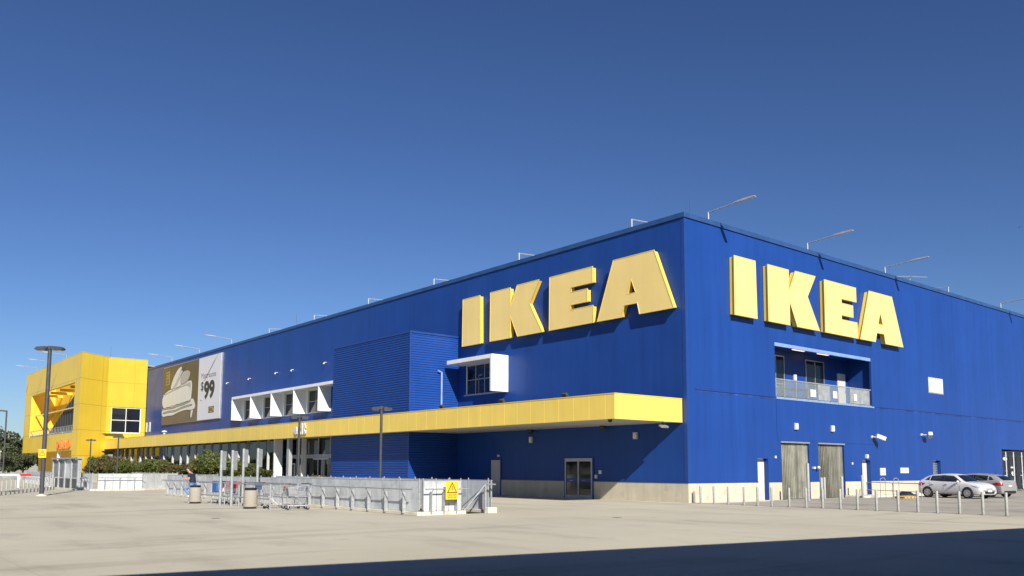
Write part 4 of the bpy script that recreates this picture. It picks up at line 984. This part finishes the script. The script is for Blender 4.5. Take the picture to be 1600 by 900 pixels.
# ------------------------------------------------------------------ shopping carts
def cart(lb, grip, seat):
    t = thing('shopping_cart', lb, 'cart', (0,0,0), 'shopping carts')
    # basket: length along +X (front), tapered
    def P(s, w_, z): return (s, w_, z)
    b = MB(); B0 = [(-.38,.27,.98),(.48,.22,.86)]; b0 = [(-.30,.24,.52),(.44,.19,.56)]
    def corner(u, v, side):   # u along, v up
        top = Vector(B0[0]).lerp(Vector(B0[1]), u); bot = Vector(b0[0]).lerp(Vector(b0[1]), u); p = bot.lerp(top, v); p.y *= side; return p
    for k in range(7):
        v = k/6; r = .007 if k in (0, 6) else .0035
        for sd in (-1, 1): b.tube(corner(0,v,sd), corner(1,v,sd), r, n=5)
        b.tube(corner(1,v,-1), corner(1,v,1), r, n=5); b.tube(corner(0,v,-1), corner(0,v,1), r, n=5)
    for k in range(17):
        u = k/16
        for sd in (-1, 1): b.tube(corner(u,0,sd), corner(u,1,sd), .0035, n=5)
        b.tube(corner(u,0,-1), corner(u,0,1), .0035, n=5)
    for k in range(9):
        f_ = -1+2*k/8
        for u in (0, 1): p = corner(u,0,1); q = corner(u,1,1); b.tube((p.x,p.y*f_,p.z),(q.x,q.y*f_,q.z),.0035,n=5)
        p = corner(0,0,1); q = corner(1,0,1); b.tube((p.x,p.y*f_,p.z),(q.x,q.y*f_,q.z),.0035,n=5)
    b.build('basket', chrome, t, world=False)
    f = MB()
    for sd in (-1, 1):
        f.path([(-.46,.25*sd,1.02),(-.34,.25*sd,.5),(-.32,.25*sd,.16),(.46,.2*sd,.16)], .011, 6); f.path([(-.1,.23*sd,.16),(.3,.21*sd,.5)], .012, 6)
    f.tube((-.32,-.25,.16),(-.32,.25,.16),.014,n=6).tube((.46,-.2,.16),(.46,.2,.16),.014,n=6); f.build('frame', chrome, t, world=False)
    MB().tube((-.46,-.27,1.02),(-.46,.27,1.02),.02,n=8).build('handle', grip, t, world=False)
    MB().obox((-.3,0,.82),.012,.2,.1,Matrix.Rotation(R(-12),3,'Y')).build('child_seat', seat, t, world=False)
    for sx in (-.32,.46):
        for sy in (-1,1):
            w_ = MB().tube((sx,sy*.22-.016,.062),(sx,sy*.22+.016,.062),.062,n=14).build('wheel', tyre_m, t, world=False)
            MB().box((sx-.02,sy*.22-.024,.06),(sx+.02,sy*.22+.024,.16)).build('caster_fork', chrome, w_, world=False)
    return t
c1 = cart('loose shopping cart with dark blue seat flap, rightmost', dark, cart_blue); c1.location = (15.25,32.0,0); c1.rotation_euler.z = R(165)
c2 = cart('loose shopping cart with red handle and red seat flap', cart_red, cart_red); c2.location = (14.95,33.4,0); c2.rotation_euler.z = R(140)
dup(c2, (15.0,38.6,0), R(95), 'shopping cart in corral with red handle, nearest the white bags'); dup(c2, (15.0,39.1,0), R(95), 'shopping cart in corral with red handle, second from its far end')
dup(c1, (14.98,39.9,0), R(92), 'shopping cart at the far end of the corral beside the blue bag'); dup(c1, (15.1,36.2,0), R(100), 'shopping cart in corral just left of the second sign pole')
dup(c1, (15.7,33.3,0), R(120), 'shopping cart behind the red seated one')
bgm = MB(); bgm.prism([(-.24,0),(.24,0),(.3,.5),(-.3,.52)], lambda u, v, d: Vector((14.65+d, 39.75+u, .55+v)), 0, .28)
o = bgm.build('shopping_bag', bag_blue, bevel=.04); tag(o, 'blue woven shopping bag hanging on a cart in the corral', 'bag')
bgm = MB(); bgm.prism([(-.22,0),(.22,0),(.25,.5),(-.25,.5)], lambda u, v, d: Vector((14.65+d, 40.4+u, .5+v)), 0, .25)
o = bgm.build('shopping_bag', white_l, bevel=.05); tag(o, 'white plastic bag left of the blue shopping bag', 'bag')
bgm = MB(); bgm.prism([(-.24,0),(.24,0),(.25,.42),(-.25,.45)], lambda u, v, d: Vector((14.72+d, 39.1+u, .55+v)), 0, .25)
o = bgm.build('shopping_bag', white_l, bevel=.05); tag(o, 'white plastic bag right of the blue shopping bag', 'bag')

# ------------------------------------------------------------------ person
def skinned(name, verts, edges, radii, m, parent, sub=2):
    me = bpy.data.meshes.new(name); me.from_pydata([tuple(v) for v in verts], edges, []); o = bpy.data.objects.new(name, me); COL.objects.link(o)
    sk = o.modifiers.new('skin', 'SKIN'); sb = o.modifiers.new('sub', 'SUBSURF'); sb.levels = sub; sb.render_levels = sub
    for i, r in enumerate(radii): me.skin_vertices[0].data[i].radius = (r, r) if not isinstance(r, tuple) else r
    me.skin_vertices[0].data[0].use_root = True
    dg = bpy.context.evaluated_depsgraph_get(); dg.update(); nm = bpy.data.meshes.new_from_object(o.evaluated_get(dg))
    nm.materials.clear(); nm.materials.append(m); nm.polygons.foreach_set('use_smooth', [True]*len(nm.polygons))
    bpy.data.objects.remove(o); o = bpy.data.objects.new(name, nm); COL.objects.link(o); o.parent = parent; return o
pr = thing('person', 'person in navy t-shirt and light jeans leaning on the rail, looking at a phone', 'person', (14.0,40.75,0), None, R(141))
# local +X = facing direction (image left); standing, torso leaning forward, one knee raised
V = [(0,0,.92),(.02,0,1.06),(.07,0,1.22),(.12,0,1.36),(.155,0,1.43),(.22,0,1.50),(.255,0,1.58),(.24,0,1.645),
     (0,.085,.88),(.06,.1,.5),(0.02,.1,.08),(.16,.1,.03),
     (0,-.085,.88),(.40,-.1,.66),(.13,-.1,.36),(.22,-.1,.30),
     (.11,.18,1.35),(.12,.22,1.10),(.36,.12,1.13),(.43,.08,1.16),
     (.11,-.18,1.35),(.12,-.22,1.10),(.36,-.12,1.13),(.43,-.06,1.17)]
E_ = [(0,1),(1,2),(2,3),(3,4),(4,5),(5,6),(6,7),(0,8),(8,9),(9,10),(10,11),(0,12),(12,13),(13,14),(14,15),(3,16),(16,17),(17,18),(18,19),(3,20),(20,21),(21,22),(22,23)]
Rr = [.135,.125,.145,.12,.052,.055,.092,.08, .085,.058,.042,.035, .085,.06,.042,.035, .055,.042,.032,.03, .055,.042,.032,.03]
skinned('body', V, E_, Rr, skin, pr)
skinned('shirt', [(0,0,.86),(.02,0,1.06),(.06,0,1.22),(.105,0,1.385),(.11,.19,1.35),(.115,.225,1.20),(.11,-.19,1.35),(.115,-.225,1.20)], [(0,1),(1,2),(2,3),(3,4),(4,5),(3,6),(6,7)], [(.175,.16),(.165,.155),(.185,.175),(.18,.16),.1,.088,.1,.088], shirt, pr)
skinned('jeans', [(0,0,.90),(0,.09,.86),(.06,.1,.5),(.02,.1,.12),(0,-.09,.86),(.41,-.1,.66),(.15,-.1,.38)], [(0,1),(1,2),(2,3),(0,4),(4,5),(5,6)], [.155,.105,.078,.068,.105,.08,.066], denim, pr)
hh = MB(); hh.ball((.212,0,1.655),.108,16,10,sc=(.95,.86,.8)); hh.ball((.168,0,1.60),.072,12,8,sc=(.8,1.0,1.1)); hh.build('hair', hair_m, pr, smooth=True, world=False)
for (x, y, z) in ((.06,.1,.05),(.17,-.1,.31)):
    MB().ball((x,y,z),.06,12,8,sc=(2.1,.8,.8)).build('shoe', shoe_m, pr, smooth=True, world=False)
MB().ball((.33,0,1.565),.022,8,6).build('nose', skin, pr, smooth=True, world=False)
for sy in (-1,1):
    MB().ball((.325,sy*.033,1.59),.012,8,6).build('eye', black, pr, smooth=True, world=False)
    for k in range(4): MB().tube((.44,sy*.07-.012*k*sy,1.165+.008*k),(.50,sy*.05-.012*k*sy,1.20+.006*k),.009,.008,n=6).build('finger', skin, pr, world=False)
    MB().tube((.43,sy*.06,1.18),(.47,sy*.02,1.225),.011,.009,n=6).build('thumb', skin, pr, world=False)
ph = MB().obox((.0,0,0),.006,.037,.075,Matrix.Rotation(R(40),3,'Y')).build('mobile_phone', black); tag(ph, 'black mobile phone held by the person in jeans', 'phone')
ca, sa = math.cos(R(141)), math.sin(R(141)); ph.location = (14.0+ca*.5, 40.75+sa*.5, 1.245); ph.rotation_euler.z = R(141)

# ------------------------------------------------------------------ cars
def car(lb, paint, loc, rz, L=4.07, W=1.73, H=1.45, sedan=False):
    t = thing('parked_car', lb, 'car', loc, 'cars parked beside the sunlit facade', rz)
    hw = W/2; k = L/4.07; hs = H/1.45
    # stations: x, z_bottom, z_belt, z_top, y_belt, y_top, w
    S = [(-2.035,.42,.72,.74,.60,.50,.68),(-2.01,.27,.84,.88,.74,.60,.82),(-1.95,.24,.96,1.05,.79,.62,.85),(-1.82,.22,1.03,1.14,.80,.62,.865),(-1.62,.21,1.02,1.28,.80,.59,.865),(-1.2,.20,1.0,1.385,.80,.59,.865),(-.5,.20,.96,1.445,.80,.61,.865),(.05,.20,.94,1.435,.80,.61,.865),(.38,.20,.93,1.375,.80,.595,.865),(.72,.20,.93,1.18,.80,.62,.865),(1.02,.20,.925,.99,.80,.68,.865),(1.40,.21,.885,.945,.79,.64,.865),(1.72,.22,.82,.88,.75,.56,.85),(1.92,.23,.72,.79,.68,.50,.80),(2.01,.25,.60,.68,.58,.44,.73),(2.045,.34,.50,.56,.50,.40,.66)]
    # densify with catmull-rom
    def cr(a, b, c, d, s): return tuple(.5*((2*b[i])+(-a[i]+c[i])*s+(2*a[i]-5*b[i]+4*c[i]-d[i])*s*s+(-a[i]+3*b[i]-3*c[i]+d[i])*s**3) for i in range(7))
    T_ = []
    for i in range(len(S)-1):
        a = S[max(0,i-1)]; b = S[i]; c = S[i+1]; d = S[min(len(S)-1,i+2)]
        for q in range(4): T_.append(cr(a,b,c,d,q/4))
    T_.append(S[-1])
    rows = []
    for x, zb, zt, zr, yb1, yr, w_ in T_:
        sc = hw/.865; pts = [(0,zb),(w_*.75,zb),(w_*.94,zb+.05),(w_*1.0,zb+.2 if zb < .4 else zb+.08),(w_*1.0,(zb+zt)/2+.05),(w_*.975,zt-.08),(yb1,zt),(yb1*.55+yr*.45,zt+(zr-zt)*.5),(yr,zr-.03*(zr-zt > .1)),(yr*.82,zr),(0,zr+.025)]
        row = [(x*k, y*sc, z*hs) for y, z in pts]; rows.append(row)
    n = len(rows[0]); m_ = MB(); vs = []; 
    for r_ in rows: vs += r_+[(x,-y,z) for x,y,z in r_[1:-1][::-1]]
    c_ = 2*n-2; fs = []
    for i in range(len(rows)-1):
        for j in range(c_): fs.append((i*c_+j, i*c_+(j+1) % c_, (i+1)*c_+(j+1) % c_, (i+1)*c_+j))
    fs += [tuple(range(c_))[::-1], tuple((len(rows)-1)*c_+j for j in range(c_))]
    m_.add(vs, fs); body = m_.build('body', paint, t, world=False, smooth=True)
    ax_ = (-1.36*k, 1.22*k)
    cut = MB()
    for a in ax_:
        for sd in (-1,1): cut.tube((a,sd*(hw-.26),.32),(a,sd*(hw+.3),.32),.385,n=28)
    cu = cut.build('cutter', black); bo = body.modifiers.new('b','BOOLEAN'); bo.object = cu; bo.operation = 'DIFFERENCE'; bo.solver = 'EXACT'
    dg = bpy.context.evaluated_depsgraph_get(); dg.update(); nm = bpy.data.meshes.new_from_object(body.evaluated_get(dg)); body.modifiers.clear(); body.data = nm; bpy.data.objects.remove(cu)
    while len(nm.materials) > 1: nm.materials.pop()
    nm.polygons.foreach_set('use_smooth', [True]*len(nm.polygons)); nm.set_sharp_from_angle(angle=R(38))
    for a in ax_:
        for sd in (-1,1):
            wl = MB().lathe((a,sd*(hw-.165),.325),(0,sd,0),[(0,.30),(.02,.325),(.17,.325),(.19,.305),(.19,.2)],28).build('wheel', tyre_m, t, world=False, smooth=True)
            rm = MB(); rm.lathe((a,sd*(hw-.005),.325),(0,sd,0),[(0,.2),(.02,.21),(.035,.195)],28)
            o_ = rm.build('rim', galv_d, wl, world=False)
            sp = MB()
            for q in range(8):
                an = q*math.pi/4; c1_ = Vector((a+math.cos(an)*.12, sd*(hw+.038), .325+math.sin(an)*.12)); sp.obox(c1_, .085, .008, .022, Matrix.Rotation(-an,3,'Y'))
            sp.tube((a,sd*(hw+.025),.325),(a,sd*(hw+.05),.325),.055,n=14)
            rg = MB()
            rg.lathe((a,sd*(hw+.023),.325),(0,sd,0),[(0,.205),(.02,.205),(.021,.175),(.0,.174)],28)
            sp.add(rg.v, rg.f); sp.build('wheel_cover', rim_m, wl, world=False)
            MB().tube((a,sd*(hw-.12),.352),(a,sd*(hw+.006),.352),.345,n=28).build('arch_liner', black, wl, world=False)
    # panes and lamps laid onto the body surface
    sc = hw/.865
    from mathutils.bvhtree import BVHTree
    bmb = bmesh.new(); bmb.from_mesh(body.data); bvh = BVHTree.FromBMesh(bmb); bmb.free()
    def lay(pts, direction, nm_, m, off=.006, cuts=5):
        bm = bmesh.new(); vv = [bm.verts.new(p) for p in pts]; bm.faces.new(vv); bmesh.ops.triangulate(bm, faces=bm.faces[:])
        bmesh.ops.subdivide_edges(bm, edges=bm.edges[:], cuts=cuts, use_grid_fill=True); bmesh.ops.triangulate(bm, faces=bm.faces[:])
        dv = Vector(direction).normalized()
        for v in bm.verts:
            h = bvh.ray_cast(v.co-dv*3, dv)
            if h[0] is not None: v.co = h[0]-dv*off
        bmesh.ops.recalc_face_normals(bm, faces=bm.faces); me = bpy.data.meshes.new(nm_); bm.to_mesh(me); bm.free(); me.materials.append(m)
        me.polygons.foreach_set('use_smooth', [True]*len(me.polygons))
        o_ = bpy.data.objects.new(nm_, me); COL.objects.link(o_); o_.parent = t
        so = o_.modifiers.new('s','SOLIDIFY'); so.thickness = .008; so.offset = 0; return o_
    for sd in (-1,1):
        L_ = lambda poly: [(u*k, sd*.4, v*hs) for u, v in poly]
        D_ = (0,-sd,0)
        for poly in ([(-1.56,1.07),(-1.27,1.055),(-1.25,1.28),(-1.36,1.24)], [(-1.20,1.04),(-.36,1.005),(-.36,1.365),(-1.16,1.32)], [(-.26,1.0),(.80,.975),(.72,1.04),(.28,1.325),(-.26,1.365)]):
            lay(L_(poly), D_, 'side_window', glass_dk)
        lay(L_([(-.355,1.005),(-.265,1.0),(-.265,1.365),(-.355,1.365)]), D_, 'door_pillar', black, .007)
        for xx in (-1.23,-.31,.74): lay(L_([(xx-.006,.36),(xx+.006,.36),(xx+.006,.93),(xx-.006,.93)]), D_, 'door_seam', black, .001, 2)
        for xx in (-1.0,-.1): MB().box((xx*k-.09,sd*(hw-.02),.82*hs),(xx*k+.09,sd*(hw+.025),.85*hs)).build('door_handle', paint, t, world=False, bevel=.01)
        MB().ball((.70*k,sd*(hw+.07),1.0*hs),.09,12,8,sc=(.8,1.2,.7)).build('wing_mirror', paint, t, world=False, smooth=True)
        lay([(1.9*k,sd*.46*sc,.67*hs),(1.9*k,sd*.50*sc,.60*hs),(1.7*k,sd*.80*sc,.66*hs),(1.45*k,sd*.84*sc,.78*hs),(1.75*k,sd*.72*sc,.77*hs)], (-.75,-sd*.66,0), 'headlight', lamp_l, .008)
        lay([(-1.9*k,sd*.56*sc,.72*hs),(-1.9*k,sd*.56*sc,.86*hs),(-1.7*k,sd*.82*sc,.92*hs),(-1.5*k,sd*.86*sc,.86*hs),(-1.65*k,sd*.84*sc,.74*hs)], (.7,-sd*.7,0), 'tail_light', red_l, .008)
        MB().box((-.95*k,sd*(hw-.06),.2),(.8*k,sd*(hw+.006),.25)).build('sill_trim', black, t, world=False)
    lay([(1.05*k,-.66*sc,1.0*hs),(1.05*k,.66*sc,1.0*hs),(.42*k,.53*sc,1.38*hs),(.42*k,-.53*sc,1.38*hs)], (-.5,0,-.86), 'windshield', glass_dk)
    lay([(-1.95*k,-.56*sc,1.04*hs),(-1.95*k,.56*sc,1.04*hs),(-1.58*k,.50*sc,1.29*hs),(-1.58*k,-.50*sc,1.29*hs)], (.86,0,-.5), 'rear_window', glass_dk)
    MB().prism([(-.42,.30),(.42,.30),(.5,.44),(-.5,.44)], lambda u, v, d: Vector(((2.03+d)*k, u, v*hs)), -.1, .02).build('grille', black, t, world=False)
    MB().box((2.03*k,-.3,.56*hs),(2.045*k,.3,.60*hs)).build('upper_grille', black, t, world=False)
    MB().box((2.06*k,-.19,.40*hs),(2.075*k,.19,.50*hs)).build('number_plate', white_l, t, world=False)
    MB().box((-2.06*k,-.6*sc,.26),(-1.98*k,.6*sc,.42)).build('rear_bumper', black, t, world=False, bevel=.02)
    MB().box((-2.055*k,-.19,.66*hs),(-2.04*k,.19,.76*hs)).build('number_plate', white_l, t, world=False)
    MB().tube((-1.2*k,0,1.44*hs),(-1.36*k,0,1.56*hs),.01,.006,n=6).build('roof_antenna', black, t, world=False)
    return t
car('bright silver five door hatchback parked facing right beside the wall', silver, (53.75,22.75,.004), R(-101))
car('darker silver hatchback showing its red tail light, behind the other car', silver2, (57.2,23.1,.004), R(82), L=4.36, W=1.82, H=1.47)

# ------------------------------------------------------------------ container
ct = thing('shipping_container', 'black shipping container with upright silver door bars at right edge', 'container', (75.5,27.6,0))
CX0, CY, CZ, CL = 72.75, 27.42, 3.2, 6.06
cb = MB(); cb.box((CX0,CY,.12),(CX0+CL,CY+2.44,CZ)); cb.build('body', cont_m, ct)
fr_ = MB()
for a, b in ((CX0-.02,CX0+.14),(CX0+CL-.14,CX0+CL+.02)): fr_.box((a,CY-.08,.12),(b,CY,CZ+.02))
fr_.box((CX0+.14,CY-.08,.12),(CX0+CL-.14,CY,.28)); fr_.box((CX0+.14,CY-.08,CZ-.14),(CX0+CL-.14,CY,CZ+.02)); fr_.build('frame', cont_m, ct)
for i in range(4):
    a = CX0+.16+i*1.44; dm = MB(); dm.box((a,CY-.04,.3),(a+1.40,CY-.001,CZ-.16))
    for k in range(5): dm.box((a+.08,CY-.07,.42+k*.52),(a+1.32,CY-.041,.70+k*.52))
    dm.build('door', cont_m, ct)
for x in (CX0+.9,CX0+2.45,CX0+4.15,CX0+5.6):
    br = MB().tube((x,CY-.12,.2),(x,CY-.12,CZ-.04),.045); 
    for z in (.5,1.6,2.8): br.box((x-.08,CY-.15,z),(x+.08,CY-.07,z+.06))
    br.box((x-.5,CY-.16,1.25),(x+.02,CY-.13,1.3)); br.build('locking_bar', white_l, ct)
mk = MB(); mk.prism([(CX0+.85+.42*math.cos(k*math.pi/8), 2.6+.14*math.sin(k*math.pi/8)) for k in range(16)], fR(CY-.072), 0, .006, m=white_l)
mk.box((CX0+1.9,CY-.08,1.85),(CX0+2.5,CY-.072,1.98),white_l); mk.prism([(CX0+2.2+.2*math.cos(k*math.pi/8), 1.45+.15*math.sin(k*math.pi/8)) for k in range(16)], fR(CY-.072), 0, .006, m=white_l); mk.build('marking', None, ct)

# ------------------------------------------------------------------ access rail, hoops, pallets
ar = thing('access_rail', 'two bar steel guard rail running from the right steel door', 'rail', (50,26.5,0))
A = Vector((50.25,26.6,.0)); B = Vector((47.3,21.9,.0)); Mz = (A+B)/2
up_ = Vector((0,0,1)); MB().path([A, A+up_*.92, B+up_*.92, B], .024, 8).build('top_rail', galv, ar)
MB().tube(A+up_*.46, B+up_*.46, .02).build('lower_rail', galv, ar); MB().tube(Mz, Mz+up_*.92, .022).build('post', galv, ar)
for i, (x, y) in enumerate(((49.3,25.1),(48.5,23.9))):
    r_ = .16; pts = [(x-.12,y+.1,0),(x-.12,y+.1,1.05)]+[(x-.12*math.cos(a*math.pi/6), y+.1*math.cos(a*math.pi/6), 1.05+.16*math.sin(a*math.pi/6)) for a in range(1,6)]+[(x+.12,y-.1,1.05),(x+.12,y-.1,0)]
    o = MB().path(pts, .018, 6).build('steel_hoop', galv); tag(o, 'thin upright steel hoop beside the guard rail, %s one' % ('left' if i == 0 else 'right'), 'hoop', 'steel hoops by the guard rail')
pal = MB()
for k in range(4): pal.box((49.9+.42*k,24.1,.0),(50.2+.42*k,24.7,.1)); 
for k in range(5): pal.box((49.8,24.08+.14*k,.1),(51.5,24.17+.14*k,.13))
o = pal.build('timber_pallet', wood); tag(o, 'small yellow timber pallet on the ground behind the silver hatchback', 'pallet')
hp = MB(); vs = []; N = 14
for j in range(7):
    for i in range(N): a = 2*math.pi*i/N; r_ = (1-(j/6)**2)**.5; vs.append((51.9+.62*r_*math.cos(a)*(1+.12*math.sin(3*a)), 25.0+.5*r_*math.sin(a), .02+.36*j/6+.02*math.sin(a*4+j)))
hp.add(vs, [(j*N+i, j*N+(i+1) % N, (j+1)*N+(i+1) % N, (j+1)*N+i) for j in range(6) for i in range(N)]+[tuple(range(N))])
o = hp.build('tarpaulin_heap', black); tag(o, 'low dark tarpaulin heap on the kerb left of the hatchback', 'tarpaulin')
bird = MB().ball((0,0,0),.12,8,6,sc=(1.6,.7,.6)).add([(0,0,.02),(.1,.5,.18),(-.12,.45,.16),(.1,-.5,.18),(-.12,-.45,.16)],[(0,1,2),(0,4,3)]).build('bird', black); bird.scale = (.45,.45,.45); bird.location = (75.8,26.1,21.7); tag(bird, 'tiny dark bird flying in the sky at right', 'bird')
